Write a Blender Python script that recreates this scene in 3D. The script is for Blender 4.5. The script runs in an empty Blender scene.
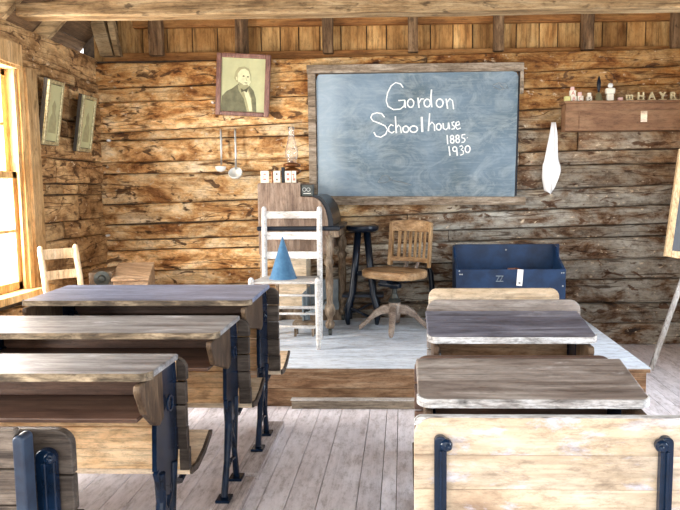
import bpy, bmesh, math, random
from mathutils import Vector, Matrix, noise
random.seed(11)
R = math.radians
PI = math.pi
sc = bpy.context.scene
col = sc.collection

# ------------------------------------------------------------------ materials
def nt(name):
    m = bpy.data.materials.new(name); m.use_nodes = True
    t = m.node_tree; b = t.nodes['Principled BSDF']
    return m, t, b

def lk(t, a, b): t.links.new(a, b)

def ramp(t, fac, stops):
    r = t.nodes.new('ShaderNodeValToRGB'); e = r.color_ramp.elements
    while len(e) < len(stops): e.new(0.5)
    for i, (p, c) in enumerate(stops):
        e[i].position = p; e[i].color = (*c, 1) if len(c) == 3 else c
    lk(t, fac, r.inputs[0]); return r.outputs[0]

def nz(t, vec, scale, detail=4, rough=.6, dist=0.0):
    n = t.nodes.new('ShaderNodeTexNoise'); lk(t, vec, n.inputs['Vector'])
    n.inputs['Scale'].default_value = scale; n.inputs['Detail'].default_value = detail
    n.inputs['Roughness'].default_value = rough; n.inputs['Distortion'].default_value = dist
    return n.outputs[0]

def mapping(t, vec, scale, loc=(0, 0, 0)):
    m = t.nodes.new('ShaderNodeMapping'); lk(t, vec, m.inputs[0])
    m.inputs['Scale'].default_value = scale; m.inputs['Location'].default_value = loc
    return m.outputs[0]

def mixc(t, fac, a, b, mode='MIX'):
    m = t.nodes.new('ShaderNodeMix'); m.data_type = 'RGBA'; m.blend_type = mode
    for s, v in ((m.inputs[0], fac), (m.inputs[6], a), (m.inputs[7], b)):
        if isinstance(v, (int, float)): s.default_value = v
        elif isinstance(v, tuple): s.default_value = (*v, 1)
        else: lk(t, v, s)
    return m.outputs[2]

def math_(t, op, a, b=None, c=None):
    m = t.nodes.new('ShaderNodeMath'); m.operation = op
    for i, v in enumerate((a, b, c)):
        if v is None: continue
        if isinstance(v, (int, float)): m.inputs[i].default_value = v
        else: lk(t, v, m.inputs[i])
    return m.outputs[0]

def coords(t, tone=True):
    tc = t.nodes.new('ShaderNodeTexCoord').outputs['Object']
    at = t.nodes.new('ShaderNodeAttribute'); at.attribute_name = 'tone'
    if not tone: return tc, at.outputs['Fac']
    s = t.nodes.new('ShaderNodeVectorMath'); s.operation = 'SCALE'
    s.inputs[0].default_value = (7.3, 9.1, 5.7); lk(t, at.outputs['Fac'], s.inputs['Scale'])
    a = t.nodes.new('ShaderNodeVectorMath'); a.operation = 'ADD'
    lk(t, tc, a.inputs[0]); lk(t, s.outputs[0], a.inputs[1])
    return a.outputs[0], at.outputs['Fac']

def stretch(axis, k):
    v = [k, k, k]; v['xyz'.index(axis)] = 1.0; return tuple(v)

def bump(t, b, h, strength, dist=.01):
    n = t.nodes.new('ShaderNodeBump'); n.inputs['Strength'].default_value = strength
    n.inputs['Distance'].default_value = dist; lk(t, h, n.inputs['Height']); lk(t, n.outputs[0], b.inputs['Normal'])

def wood(name, dark, mid, light, axis='x', s=3.0, k=9, rough=.6, wear=None, wear_at=.6, spec=.22, tone_amt=.35, bmp=.35, spots=0, line=.55):
    m, t, b = nt(name)
    v, tone = coords(t)
    g = mapping(t, v, stretch(axis, k))
    n1 = nz(t, g, s, 6, .62, .6)
    c = ramp(t, n1, [(.3, dark), (.48, mid), (.68, light)])
    g2 = mapping(t, v, stretch(axis, k * 5))
    n2 = nz(t, g2, s * 1.4, 5, .7, .2)
    ln = ramp(t, n2, [(.36, (line,) * 3), (.52, (1, 1, 1))])
    c = mixc(t, 1.0, c, ln, 'MULTIPLY')
    if wear:
        n3 = nz(t, mapping(t, v, stretch(axis, 2.5)), s * 1.6, 8, .72, .4)
        f = ramp(t, n3, [(wear_at, (0, 0, 0)), (wear_at + .12, (1, 1, 1))])
        c = mixc(t, f, c, wear)
    if spots:
        n4 = nz(t, mapping(t, v, stretch(axis, 2.0)), 9, 3, .5, .3)
        f = ramp(t, n4, [(.62, (0, 0, 0)), (.70, (spots,) * 3)])
        c = mixc(t, f, c, tuple(x * .35 for x in dark))
    n8 = nz(t, mapping(t, v, stretch(axis, 3.0), (2, 4, 1)), s * 7, 5, .8, .1)
    c = mixc(t, .8, c, ramp(t, n8, [(.34, (.55, .52, .50)), (.50, (1, 1, 1)), (.68, (1.2, 1.2, 1.2))]), 'MULTIPLY')
    tv = math_(t, 'MULTIPLY_ADD', tone, tone_amt, 1 - tone_amt / 2)
    cc = t.nodes.new('ShaderNodeVectorMath'); cc.operation = 'SCALE'
    lk(t, c, cc.inputs[0]); lk(t, tv, cc.inputs['Scale'])
    lk(t, cc.outputs[0], b.inputs['Base Color'])
    b.inputs['Roughness'].default_value = rough; b.inputs['Specular IOR Level'].default_value = spec
    bump(t, b, n2, bmp, .006)
    return m

def plain(name, c, rough=.5, metal=0, spec=.5, var=.25, sc_=12, c2=None):
    m, t, b = nt(name)
    v, tone = coords(t, False)
    n = nz(t, v, sc_, 5, .6)
    c2 = c2 or tuple(x * (1 - var) for x in c)
    lk(t, ramp(t, n, [(.35, c2), (.62, c)]), b.inputs['Base Color'])
    b.inputs['Roughness'].default_value = rough; b.inputs['Metallic'].default_value = metal
    b.inputs['Specular IOR Level'].default_value = spec
    bump(t, b, n, .15, .003)
    return m

def logmat(name, axis, grey):
    """hewn log: tan and orange wood, dark water stains, with grey set, greyer at lower right, darker rightwards and upwards"""
    m, t, b = nt(name)
    v, tone = coords(t)
    raw = t.nodes.new('ShaderNodeTexCoord').outputs['Object']
    g = mapping(t, v, stretch(axis, 2.2))
    n1 = nz(t, g, 2.6, 9, .70, .5)
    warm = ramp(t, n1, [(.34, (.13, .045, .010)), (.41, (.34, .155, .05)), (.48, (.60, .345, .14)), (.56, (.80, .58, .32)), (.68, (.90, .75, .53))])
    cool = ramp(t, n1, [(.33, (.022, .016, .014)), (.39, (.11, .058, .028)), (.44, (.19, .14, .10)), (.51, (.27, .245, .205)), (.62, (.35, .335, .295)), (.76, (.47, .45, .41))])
    side = ramp(t, n1, [(.34, (.10, .045, .016)), (.42, (.28, .145, .055)), (.50, (.48, .285, .125)), (.60, (.64, .42, .20)), (.75, (.76, .56, .32))])
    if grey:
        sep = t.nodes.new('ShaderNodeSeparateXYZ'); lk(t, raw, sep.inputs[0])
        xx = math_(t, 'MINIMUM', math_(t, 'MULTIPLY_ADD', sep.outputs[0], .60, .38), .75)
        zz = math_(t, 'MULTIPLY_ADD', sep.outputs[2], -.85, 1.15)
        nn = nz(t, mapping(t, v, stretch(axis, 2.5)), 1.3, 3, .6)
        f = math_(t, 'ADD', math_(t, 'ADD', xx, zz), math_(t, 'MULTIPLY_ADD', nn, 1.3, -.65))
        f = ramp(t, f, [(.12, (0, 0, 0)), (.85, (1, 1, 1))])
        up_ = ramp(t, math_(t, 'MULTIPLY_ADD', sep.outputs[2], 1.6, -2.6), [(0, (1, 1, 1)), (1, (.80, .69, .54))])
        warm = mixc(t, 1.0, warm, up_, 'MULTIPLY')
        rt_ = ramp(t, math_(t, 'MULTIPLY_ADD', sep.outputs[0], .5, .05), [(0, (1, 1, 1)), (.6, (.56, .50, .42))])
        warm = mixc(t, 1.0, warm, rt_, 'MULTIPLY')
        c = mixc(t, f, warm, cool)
    else:
        c = side
    # short dark chop marks
    n4 = nz(t, mapping(t, v, stretch(axis, 2.2)), 6.5, 3, .55, .8)
    f4 = ramp(t, n4, [(.60, (0, 0, 0)), (.655, (.9, .9, .9))])
    c = mixc(t, f4, c, (.085, .038, .016))
    # pale adze chips
    n6 = nz(t, mapping(t, v, stretch(axis, 1.6), (4, 2, 7)), 16, 3, .6, .3)
    f6 = ramp(t, n6, [(.64, (0, 0, 0)), (.70, (.7, .7, .7))])
    c = mixc(t, f6, c, (.82, .66, .44) if not grey else (.70, .58, .42))
    # grain checks
    n5 = nz(t, mapping(t, v, stretch(axis, 16)), 1.6, 6, .75, .4)
    ln = ramp(t, n5, [(.38, (.35, .28, .22)), (.50, (1, 1, 1))])
    c = mixc(t, .55, c, ln, 'MULTIPLY')
    n7 = nz(t, mapping(t, v, stretch(axis, 1.7), (1, 5, 3)), 13, 6, .8, .2)
    c = mixc(t, 1.0, c, ramp(t, n7, [(.34, (.48, .42, .38)), (.50, (1, 1, 1)), (.66, (1.22, 1.2, 1.15))]), 'MULTIPLY')
    # scattered long splits
    wv = nz(t, mapping(t, v, stretch(axis, 13), (3, 1, 2)), .7, 2, .5, .25)
    d = math_(t, 'ABSOLUTE', math_(t, 'SUBTRACT', wv, .5))
    cr = ramp(t, d, [(.003, (.16, .09, .05)), (.010, (1, 1, 1))])
    c = mixc(t, .85, c, cr, 'MULTIPLY')
    tv = math_(t, 'MULTIPLY_ADD', tone, .5, .78)
    cc = t.nodes.new('ShaderNodeVectorMath'); cc.operation = 'SCALE'
    lk(t, c, cc.inputs[0]); lk(t, tv, cc.inputs['Scale'])
    lk(t, cc.outputs[0], b.inputs['Base Color'])
    b.inputs['Roughness'].default_value = .75; b.inputs['Specular IOR Level'].default_value = .25
    h = math_(t, 'ADD', math_(t, 'ADD', n5, n4), math_(t, 'MULTIPLY', n6, .7))
    bump(t, b, h, 1.0, .012)
    return m

M = {}
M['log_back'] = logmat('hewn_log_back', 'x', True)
M['log_side'] = logmat('hewn_log_side', 'y', False)
M['chink'] = plain('chinking', (.10, .065, .04), .95, var=.6, sc_=20)
M['beam'] = wood('tie_beam_wood', (.15, .085, .035), (.36, .225, .105), (.54, .385, .21), 'x', 2.6, 6, .75, spots=.8, line=.5, bmp=.6)
M['stud'] = wood('stud_wood', (.055, .03, .016), (.17, .095, .045), (.34, .21, .11), 'z', 2.5, 8, .8, spots=.6)
M['gable'] = wood('gable_board_wood', (.22, .09, .022), (.46, .235, .075), (.64, .40, .16), 'z', 1.5, 4, .7, tone_amt=.5, spots=.3)
M['gable_x'] = wood('plate_wood', (.18, .065, .018), (.36, .155, .045), (.50, .26, .09), 'x', 1.5, 9, .7)
M['roof'] = wood('roof_board_wood', (.05, .025, .012), (.12, .065, .03), (.22, .13, .065), 'y', 1.5, 9, .8)
M['rafter'] = wood('rafter_wood', (.16, .09, .04), (.36, .23, .11), (.56, .40, .22), 'x', 2, 3, .8)
M['trimwood'] = wood('window_trim_wood', (.50, .25, .08), (.76, .46, .18), (.90, .66, .34), 'z', 2, 9, .55, spots=.35, line=.7)
M['floor'] = wood('floor_plank_paint', (.66, .61, .64), (.79, .75, .79), (.86, .83, .88), 'y', 1.2, 6, .5, wear=(.64, .58, .58), wear_at=.60, tone_amt=.12, line=.9, bmp=.25, spec=.45)
M['platform'] = wood('platform_plank_paint', (.56, .64, .73), (.70, .77, .87), (.78, .86, .94), 'x', 1.6, 8, .45, wear=(.54, .56, .58), wear_at=.65, tone_amt=.12, line=.9, bmp=.25, spec=.45)
M['riser'] = wood('riser_board_wood', (.14, .07, .035), (.34, .205, .115), (.52, .37, .24), 'x', 3.2, 5, .7, line=.6)
M['stepwood'] = wood('step_board_wood', (.16, .13, .10), (.30, .25, .19), (.42, .36, .28), 'x', 3, 6, .8)
M['top_l'] = wood('desktop_worn_grey', (.13, .12, .125), (.29, .285, .29), (.47, .47, .48), 'x', 2.2, 8, .42, wear=(.60, .61, .64), wear_at=.58, line=.62, spec=.45, spots=.3)
M['top_blue_lit'] = wood('desktop_blue_lit_grey', (.11, .13, .21), (.21, .25, .38), (.34, .39, .54), 'x', 2.2, 8, .38, wear=(.56, .60, .70), wear_at=.62, line=.7, spec=.6)  # blue window light is put into this desktop's colour
M['top_r'] = wood('desktop_brown_grey', (.09, .065, .055), (.24, .20, .175), (.42, .38, .345), 'x', 1.8, 8, .42, wear=(.58, .56, .55), wear_at=.6, line=.6, spec=.55, spots=.3)
M['top_rblue'] = wood('desktop_slate', (.045, .045, .065), (.125, .13, .175), (.28, .29, .35), 'x', 1.8, 8, .40, wear=(.50, .52, .58), wear_at=.62, line=.6, spec=.55, spots=.3)
M['edgetan'] = wood('worn_edge_wood', (.035, .025, .018), (.14, .105, .07), (.46, .36, .24), 'x', 6, 3, .5, line=.5, spots=.5)
M['casing'] = wood('window_casing_wood', (.30, .16, .06), (.52, .32, .14), (.70, .48, .25), 'z', 2, 7, .6, spots=.5, line=.6)
M['edge'] = wood('worn_edge_paint', (.12, .10, .09), (.58, .57, .56), (.74, .76, .78), 'x', 7, 3, .5, line=.5, spots=.95)
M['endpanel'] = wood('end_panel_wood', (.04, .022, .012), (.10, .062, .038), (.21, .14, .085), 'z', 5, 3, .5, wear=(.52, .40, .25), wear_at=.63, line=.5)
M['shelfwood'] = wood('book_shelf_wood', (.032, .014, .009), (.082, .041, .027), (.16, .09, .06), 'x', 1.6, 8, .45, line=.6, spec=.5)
M['backlight'] = wood('back_slat_golden', (.46, .25, .11), (.74, .48, .25), (.86, .66, .42), 'x', 3.0, 4, .5, line=.6, spots=.4)
M['slatgrey'] = wood('back_slat_grey', (.022, .016, .013), (.06, .046, .037), (.13, .105, .085), 'x', 3, 5, .45, line=.5, wear=(.26, .24, .23), wear_at=.67)
M['slatpale'] = wood('pale_seat_back', (.30, .20, .125), (.53, .41, .28), (.64, .53, .41), 'x', 2.2, 4, .5, wear=(.54, .55, .66), wear_at=.52, line=.75, spec=.5, spots=.25)
M['slattan'] = wood('tan_seat_back', (.50, .36, .22), (.72, .57, .40), (.84, .72, .56), 'x', 2, 5, .5, line=.7)
M['oldgrey'] = wood('old_grey_slats', (.03, .022, .018), (.11, .085, .068), (.28, .23, .185), 'x', 3, 9, .6, line=.45)
M['iron'] = plain('painted_cast_iron', (.004, .015, .040), .24, 0, .28, var=.65, sc_=14)
M['ironworn'] = plain('worn_cast_iron', (.03, .05, .085), .4, .1, .4, sc_=22, c2=(.02, .028, .05))
M['black'] = plain('black_iron', (.004, .009, .020), .3, 0, .28, var=.5)
M['runner'] = wood('floor_runner_wood', (.30, .25, .23), (.52, .46, .45), (.64, .58, .58), 'y', 3, 6, .7)
M['whitewood'] = wood('white_paint_wood', (.40, .37, .33), (.68, .66, .63), (.80, .79, .77), 'x', 5, 3, .5, line=.8, wear=(.42, .32, .22), wear_at=.62)
M['palewood'] = wood('pale_chair_wood', (.55, .37, .20), (.78, .58, .36), (.88, .72, .50), 'z', 3, 5, .5, line=.75)
M['boxwood'] = wood('desk_box_wood', (.26, .16, .09), (.46, .31, .19), (.60, .45, .31), 'x', 2, 6, .6)
M['organ'] = wood('organ_case_wood', (.10, .062, .045), (.23, .155, .11), (.38, .28, .21), 'z', 3.5, 7, .5, line=.62)
M['turned'] = wood('turned_leg_wood', (.07, .045, .03), (.20, .14, .09), (.42, .33, .24), 'z', 6, 3, .4, wear=(.60, .56, .50), wear_at=.62)
M['oak'] = wood('oak_chair_wood', (.14, .07, .03), (.34, .20, .09), (.56, .37, .19), 'z', 4, 5, .4, line=.6)
M['oakx'] = wood('oak_seat_wood', (.16, .08, .035), (.36, .22, .11), (.58, .40, .23), 'x', 4, 4, .4, line=.6)
M['oakgrey'] = wood('worn_oak_base', (.12, .085, .065), (.27, .21, .17), (.44, .37, .31), 'x', 5, 3, .45, line=.6)
M['blue'] = plain('blue_painted_wood', (.009, .036, .10), .4, 0, .35, sc_=7, c2=(.004, .015, .045))
M['conemetal'] = plain('blue_tin', (.09, .22, .38), .42, .1, .4, sc_=30, c2=(.06, .16, .29))
M['grey'] = plain('grey_painted_board', (.26, .31, .34), .55, 0, .4, sc_=25)
M['slate'] = None
M['slateframe'] = wood('board_frame_wood', (.12, .085, .055), (.29, .22, .155), (.50, .42, .33), 'x', 4, 6, .75, spots=.5)
M['chalk'] = plain('chalk', (.92, .93, .90), .9, 0, .1, var=.1, sc_=60)
M['frame'] = wood('portrait_frame_wood', (.10, .045, .035), (.22, .10, .075), (.36, .19, .14), 'z', 5, 5, .35, spec=.5)
M['paper'] = plain('aged_paper', (.56, .55, .30), .5, 0, .4, var=.18, sc_=6)
M['ink'] = plain('faded_ink', (.19, .18, .10), .6, 0, .3, var=.35, sc_=18)
M['inkdark'] = plain('dark_ink', (.10, .09, .05), .6, 0, .3, var=.3, sc_=18)
M['skin'] = plain('print_highlight', (.74, .71, .43), .6, 0, .3, var=.18, sc_=30)
M['inkmid'] = plain('print_halftone', (.40, .37, .20), .6, 0, .3, var=.2, sc_=30)
M['gilt'] = plain('gilt_frame', (.66, .60, .36), .35, .4, .6, sc_=60, c2=(.30, .26, .14))
M['darkframe'] = plain('dark_frame', (.06, .05, .04), .5)
M['enamel'] = plain('white_enamel', (.80, .80, .76), .25, 0, .6, var=.15, sc_=10)
M['tin'] = plain('tin', (.52, .52, .50), .3, .7, .5, sc_=20)
M['brass'] = plain('amber_brass', (.20, .07, .018), .3, .4, .5, sc_=20)
M['cloth'] = plain('white_cloth', (.88, .87, .86), .9, 0, .1, var=.06, sc_=8)
M['shelfbox'] = wood('wall_shelf_paint', (.15, .07, .035), (.23, .12, .062), (.30, .17, .09), 'x', 2, 4, .6, line=.8, tone_amt=.15)
M['cream'] = plain('cream_block', (.82, .76, .62), .5, var=.15, sc_=40)
M['letterwood'] = plain('yellow_letter_wood', (.68, .56, .32), .5, var=.3, sc_=40)
M['red'] = plain('red_print', (.62, .20, .16), .6)
M['yellow'] = plain('yellow_block', (.72, .66, .26), .5)
M['pinkblock'] = plain('pink_block', (.80, .50, .44), .5)
M['ink2'] = plain('black_print', (.06, .05, .05), .6)
M['darktin'] = plain('dark_tin', (.05, .055, .05), .35, .5, sc_=30)
M['olive'] = plain('olive_bell', (.24, .22, .12), .4, .4)
M['easelframe'] = wood('easel_frame_wood', (.50, .30, .13), (.72, .50, .27), (.84, .66, .42), 'z', 4, 5, .5)
M['easelleg'] = wood('easel_leg_wood', (.36, .33, .30), (.52, .50, .48), (.66, .64, .62), 'z', 4, 5, .6)
M['easelboard'] = plain('easel_slate', (.05, .055, .065), .5)

def glass(name, tint=(1, 1, 1), rough=0.0):
    m, t, b = nt(name)
    b.inputs['Base Color'].default_value = (*tint, 1); b.inputs['Transmission Weight'].default_value = .95
    b.inputs['Roughness'].default_value = rough; b.inputs['IOR'].default_value = 1.25
    return m
M['glass'] = glass('clear_glass')
M['pane'] = None
m, t, b = nt('window_pane')
tr = t.nodes.new('ShaderNodeBsdfTransparent'); gl = t.nodes.new('ShaderNodeBsdfGlossy'); mx = t.nodes.new('ShaderNodeMixShader')
gl.inputs['Roughness'].default_value = .03; mx.inputs[0].default_value = .06
lk(t, tr.outputs[0], mx.inputs[1]); lk(t, gl.outputs[0], mx.inputs[2]); lk(t, mx.outputs[0], t.nodes['Material Output'].inputs[0])
M['pane'] = m

# slate: grey-green board with painted blue reflection and wiped chalk dust
m, t, b = nt('slate_board')
v, tone = coords(t, False)
n1 = nz(t, mapping(t, v, (1, 1, 1)), 1.7, 4, .6, .6)
base = ramp(t, n1, [(.35, (.072, .085, .068)), (.65, (.155, .165, .13))])
n2 = nz(t, mapping(t, v, (1.0, 1, 1.6)), 3.2, 9, .75, 1.8)
f = ramp(t, n2, [(.45, (0, 0, 0)), (.66, (.62, .62, .62))])
c = mixc(t, f, base, (.42, .43, .36))
rot = t.nodes.new('ShaderNodeMapping'); lk(t, v, rot.inputs[0]); rot.inputs['Rotation'].default_value = (0, R(35), 0); rot.inputs['Scale'].default_value = (1, 1, 14)
n3 = nz(t, rot.outputs[0], 4, 5, .7)
f = ramp(t, n3, [(.5, (0, 0, 0)), (.7, (.35, .35, .35))])
c = mixc(t, f, c, (.42, .44, .38))
sep = t.nodes.new('ShaderNodeSeparateXYZ'); lk(t, v, sep.inputs[0])
# dust gathered along the left edge; towards the foot a painted blue reflection
d1 = math_(t, 'MULTIPLY_ADD', sep.outputs[0], -3.2, -1.85)
f = math_(t, 'MINIMUM', math_(t, 'MAXIMUM', d1, 0), .45)
c = mixc(t, f, c, (.60, .66, .66))
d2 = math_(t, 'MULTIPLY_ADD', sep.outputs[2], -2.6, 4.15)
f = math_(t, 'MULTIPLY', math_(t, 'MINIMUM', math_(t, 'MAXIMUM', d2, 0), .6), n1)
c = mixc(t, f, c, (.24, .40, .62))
lk(t, c, b.inputs['Base Color']); b.inputs['Roughness'].default_value = .7; b.inputs['Specular IOR Level'].default_value = .15
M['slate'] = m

# ------------------------------------------------------------------ mesh building
class MB:
    def __init__(s): s.v = []; s.f = []; s.t = []; s.m = []
    def add(s, vs, fs, tone=None, mi=0):
        if tone is None: tone = random.random()
        o = len(s.v); s.v += [Vector(p) for p in vs]
        for f in fs: s.f.append([i + o for i in f]); s.t.append(tone); s.m.append(mi)
        return s
    def box(s, x0, x1, y0, y1, z0, z1, tone=None, mi=0, mat=None):
        vs = [Vector(p) for p in ((x0, y0, z0), (x1, y0, z0), (x1, y1, z0), (x0, y1, z0), (x0, y0, z1), (x1, y0, z1), (x1, y1, z1), (x0, y1, z1))]
        if mat: vs = [mat @ p for p in vs]
        return s.add(vs, [(0, 3, 2, 1), (4, 5, 6, 7), (0, 1, 5, 4), (1, 2, 6, 5), (2, 3, 7, 6), (3, 0, 4, 7)], tone, mi)
    def bar(s, a, b, w, h, up=(0, 0, 1), tone=None, mi=0):
        a = Vector(a); b = Vector(b); d = (b - a); L = d.length; d.normalize()
        sd = d.cross(Vector(up)).normalized(); u = sd.cross(d)
        vs = []
        for p in (a, b):
            for i, j in ((-1, -1), (1, -1), (1, 1), (-1, 1)): vs.append(p + sd * w / 2 * i + u * h / 2 * j)
        return s.add(vs, [(0, 1, 2, 3), (7, 6, 5, 4), (0, 4, 5, 1), (1, 5, 6, 2), (2, 6, 7, 3), (3, 7, 4, 0)], tone, mi)
    def prism(s, pts, axis, a0, a1, tone=None, mi=0):
        """pts 2D in the other two axes (in xyz order), extruded along axis"""
        def mk(p, a):
            if axis == 'x': return (a, p[0], p[1])
            if axis == 'y': return (p[0], a, p[1])
            return (p[0], p[1], a)
        n = len(pts); vs = [mk(p, a0) for p in pts] + [mk(p, a1) for p in pts]
        fs = [tuple(range(n)), tuple(range(2 * n - 1, n - 1, -1))] + [(i, i + n, (i + 1) % n + n, (i + 1) % n) for i in range(n)]
        return s.add(vs, fs, tone, mi)
    def tube(s, path, rad, n=10, tone=None, mi=0, flat=1.0):
        path = [Vector(p) for p in path]; k = len(path)
        if not isinstance(rad, (list, tuple)): rad = [rad] * k
        vs = []; prev = None
        for i, p in enumerate(path):
            d = (path[min(i + 1, k - 1)] - path[max(i - 1, 0)]).normalized()
            if prev is None:
                ref = Vector((0, 0, 1)) if abs(d.z) < .9 else Vector((0, 1, 0)); a = d.cross(ref).normalized()
            else: a = (prev - d * prev.dot(d)).normalized()
            prev = a; b = d.cross(a)
            for j in range(n):
                q = 2 * PI * j / n; vs.append(p + (a * math.cos(q) + b * math.sin(q) * flat) * rad[i])
        fs = [tuple(range(n - 1, -1, -1)), tuple(range((k - 1) * n, k * n))]
        for i in range(k - 1):
            for j in range(n): fs.append((i * n + j, i * n + (j + 1) % n, (i + 1) * n + (j + 1) % n, (i + 1) * n + j))
        return s.add(vs, fs, tone, mi)
    def lathe(s, prof, c=(0, 0, 0), n=20, tone=None, mi=0, mat=None, cap=True):
        vs = []; k = len(prof)
        for r, z in prof:
            for j in range(n):
                q = 2 * PI * j / n; p = Vector((r * math.cos(q), r * math.sin(q), z))
                if mat: p = mat @ p
                vs.append(p + Vector(c))
        fs = []
        for i in range(k - 1):
            for j in range(n): fs.append((i * n + j, i * n + (j + 1) % n, (i + 1) * n + (j + 1) % n, (i + 1) * n + j))
        if cap: fs += [tuple(range(n - 1, -1, -1)), tuple(range((k - 1) * n, k * n))]
        return s.add(vs, fs, tone, mi)
    def build(s, name, mat, parent=None, bevel=0, world=True, smooth=False, seg=2, solid=0, sub=0):
        me = bpy.data.meshes.new(name)
        inv = parent.matrix_basis.inverted() if (parent is not None and world) else Matrix()
        if parent is not None and world and parent.parent is not None: inv = inv @ parent.parent.matrix_basis.inverted()
        me.from_pydata([inv @ v for v in s.v], [], s.f)
        a = me.attributes.new('tone', 'FLOAT', 'FACE')
        for i, tval in enumerate(s.t): a.data[i].value = tval
        for q in (mat if isinstance(mat, (list, tuple)) else [mat]): me.materials.append(M[q])
        for i, p in enumerate(me.polygons): p.material_index = s.m[i]; p.use_smooth = smooth
        bm = bmesh.new(); bm.from_mesh(me); bmesh.ops.recalc_face_normals(bm, faces=bm.faces); bm.to_mesh(me); bm.free()
        o = bpy.data.objects.new(name, me); col.objects.link(o)
        if parent is not None: o.parent = parent
        if solid:
            q = o.modifiers.new('solid', 'SOLIDIFY'); q.thickness = solid; q.offset = 0
        if sub:
            q = o.modifiers.new('sub', 'SUBSURF'); q.levels = sub; q.render_levels = sub
        if bevel:
            q = o.modifiers.new('bevel', 'BEVEL'); q.width = bevel; q.segments = seg; q.limit_method = 'ANGLE'; q.angle_limit = R(40)
        return o

def tag(o, label=None, cat=None, group=None, kind=None):
    if label: o['label'] = label
    if cat: o['category'] = cat
    if group: o['group'] = group
    if kind: o['kind'] = kind
    return o
def thing(name, label, cat, loc=(0, 0, 0), rz=0, group=None):
    o = bpy.data.objects.new(name, None); col.objects.link(o); o.empty_display_size = .1
    o.matrix_basis = Matrix.Translation(loc) @ Matrix.Rotation(rz, 4, 'Z')
    return tag(o, label, cat, group)
def struct(o): o['kind'] = 'structure'; return o
def rr(x0, x1, z0, z1, r, n=5, corners=(1, 1, 1, 1)):
    """rounded rectangle, corners: bl, br, tr, tl"""
    pts = []
    for (cx, cz, a0, on, px, pz) in ((x0 + r, z0 + r, 180, corners[0], x0, z0), (x1 - r, z0 + r, 270, corners[1], x1, z0), (x1 - r, z1 - r, 0, corners[2], x1, z1), (x0 + r, z1 - r, 90, corners[3], x0, z1)):
        if not on: pts.append((px, pz)); continue
        for i in range(n + 1):
            q = R(a0 + 90 * i / n); pts.append((cx + r * math.cos(q), cz + r * math.sin(q)))
    return pts

XL, XR, YB, YF = -2.56, 2.62, 5.75, -1.6
PZ = .25

# ------------------------------------------------------------------ log walls
def logs(mb, place, rows, spans_fn, seedv, amp=.006, splits=None):
    rnd = random.Random(seedv)
    prof = [(0, -.05), (.008, -.006), (.05, .005), (.25, .010), (.5, .011), (.75, .010), (.95, .005), (.992, -.006), (1, -.05)]
    for ri, ((l0, r0), (l1, r1)) in enumerate(zip(rows[1:], rows[:-1])):
        # row between lower line (l0,r0) and upper line (l1,r1)
        for (a0, a1, full0, full1) in spans_fn(ri, min(l0, r0), max(l1, r1)):
            def zl(a, lo, hi): q = (a - full0) / (full1 - full0); return lo + (hi - lo) * q
            hgt = ((l1 - l0) + (r1 - r0)) / 2
            cuts = [a0]
            n = splits(ri, hgt, rnd) if splits else 0
            if n:
                for i in range(n): cuts.append(a0 + (a1 - a0) * (i + rnd.uniform(.65, 1.35)) / (n + 1))
            cuts.append(a1); cuts = sorted(cuts)
            off = rnd.uniform(-.012, .012)
            for c0, c1 in zip(cuts[:-1], cuts[1:]):
                if c1 - c0 < .03: continue
                if n: off = rnd.uniform(-.016, .012)
                tone = rnd.random(); k = max(3, int((c1 - c0) / .05)); gp = rnd.choice([.0005, .001, .001, .002, .005])
                vs = []; s0 = rnd.uniform(0, 50)
                for i in range(k + 1):
                    a = c0 + .003 + (c1 - c0 - .006) * i / k
                    lo = zl(a, l0, r0) + gp + amp * .9 * noise.noise((a * 2.2, s0, 1)) + .004 * noise.noise((a * 9, s0, 5))
                    hi = zl(a, l1, r1) - gp + amp * .9 * noise.noise((a * 2.2, s0 + 9, 2)) + .004 * noise.noise((a * 9, s0, 8))
                    e = 0 if 0 < i < k else -.012
                    for tt, d in prof:
                        z = lo + (hi - lo) * tt
                        dd = d + off + e + amp * noise.noise((a * 3.5, z * 9, s0)) + .006 * noise.noise((a * 14, z * 22, s0))
                        vs.append(place(a, z, dd))
                m_ = len(prof)
                fs = [(i * m_ + j, (i + 1) * m_ + j, (i + 1) * m_ + j + 1, i * m_ + j + 1) for i in range(k) for j in range(m_ - 1)]
                fs += [tuple(range(m_)), tuple(k * m_ + j for j in range(m_))]
                mb.add(vs, fs, tone)

def zpx(p, y=5.75): return 1.35 - (p - 186.8) * y / 684.0
Lp = [62, 88, 101, 131, 139, 161, 172, 203, 224, 240, 250, 272, 286, 305, 325, 350]
Rp = [54, 70, 88, 104, 128, 150, 165, 185, 205, 223, 236, 258, 279, 305, 325, 350]
rowsB = [(zpx(a), zpx(b)) for a, b in zip(Lp, Rp)]
rowsB[-1] = (0, 0)
mb = MB()
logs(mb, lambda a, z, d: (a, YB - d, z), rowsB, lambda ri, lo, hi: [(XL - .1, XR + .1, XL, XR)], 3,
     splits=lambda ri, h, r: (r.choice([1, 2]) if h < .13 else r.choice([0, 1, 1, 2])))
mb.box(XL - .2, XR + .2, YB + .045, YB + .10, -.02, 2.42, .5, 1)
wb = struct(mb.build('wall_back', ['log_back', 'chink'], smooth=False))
Sp = [57, 82, 92, 104, 125, 140, 160, 182, 192, 216, 232, 262, 280, 300, 320, 350]
WIN = [(3.55, 4.50), (.55, 1.75)]
rowsS = [(zpx(a) , zpx(a) ) for a in Sp]; rowsS = [(a + .02, b) for a, b in rowsS]; rowsS[-1] = (0, 0)
def spans_side(ri, lo, hi):
    full = (YF, YB + .05)
    if hi < .66 or lo > 2.17 or ri == 0: return [(full[0], full[1], *full)]
    out = []; prev = full[0]
    for w0, w1 in sorted(WIN): out.append((prev, w0 - .06, *full)); prev = w1 + .06
    out.append((prev, full[1], *full)); return out
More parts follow.
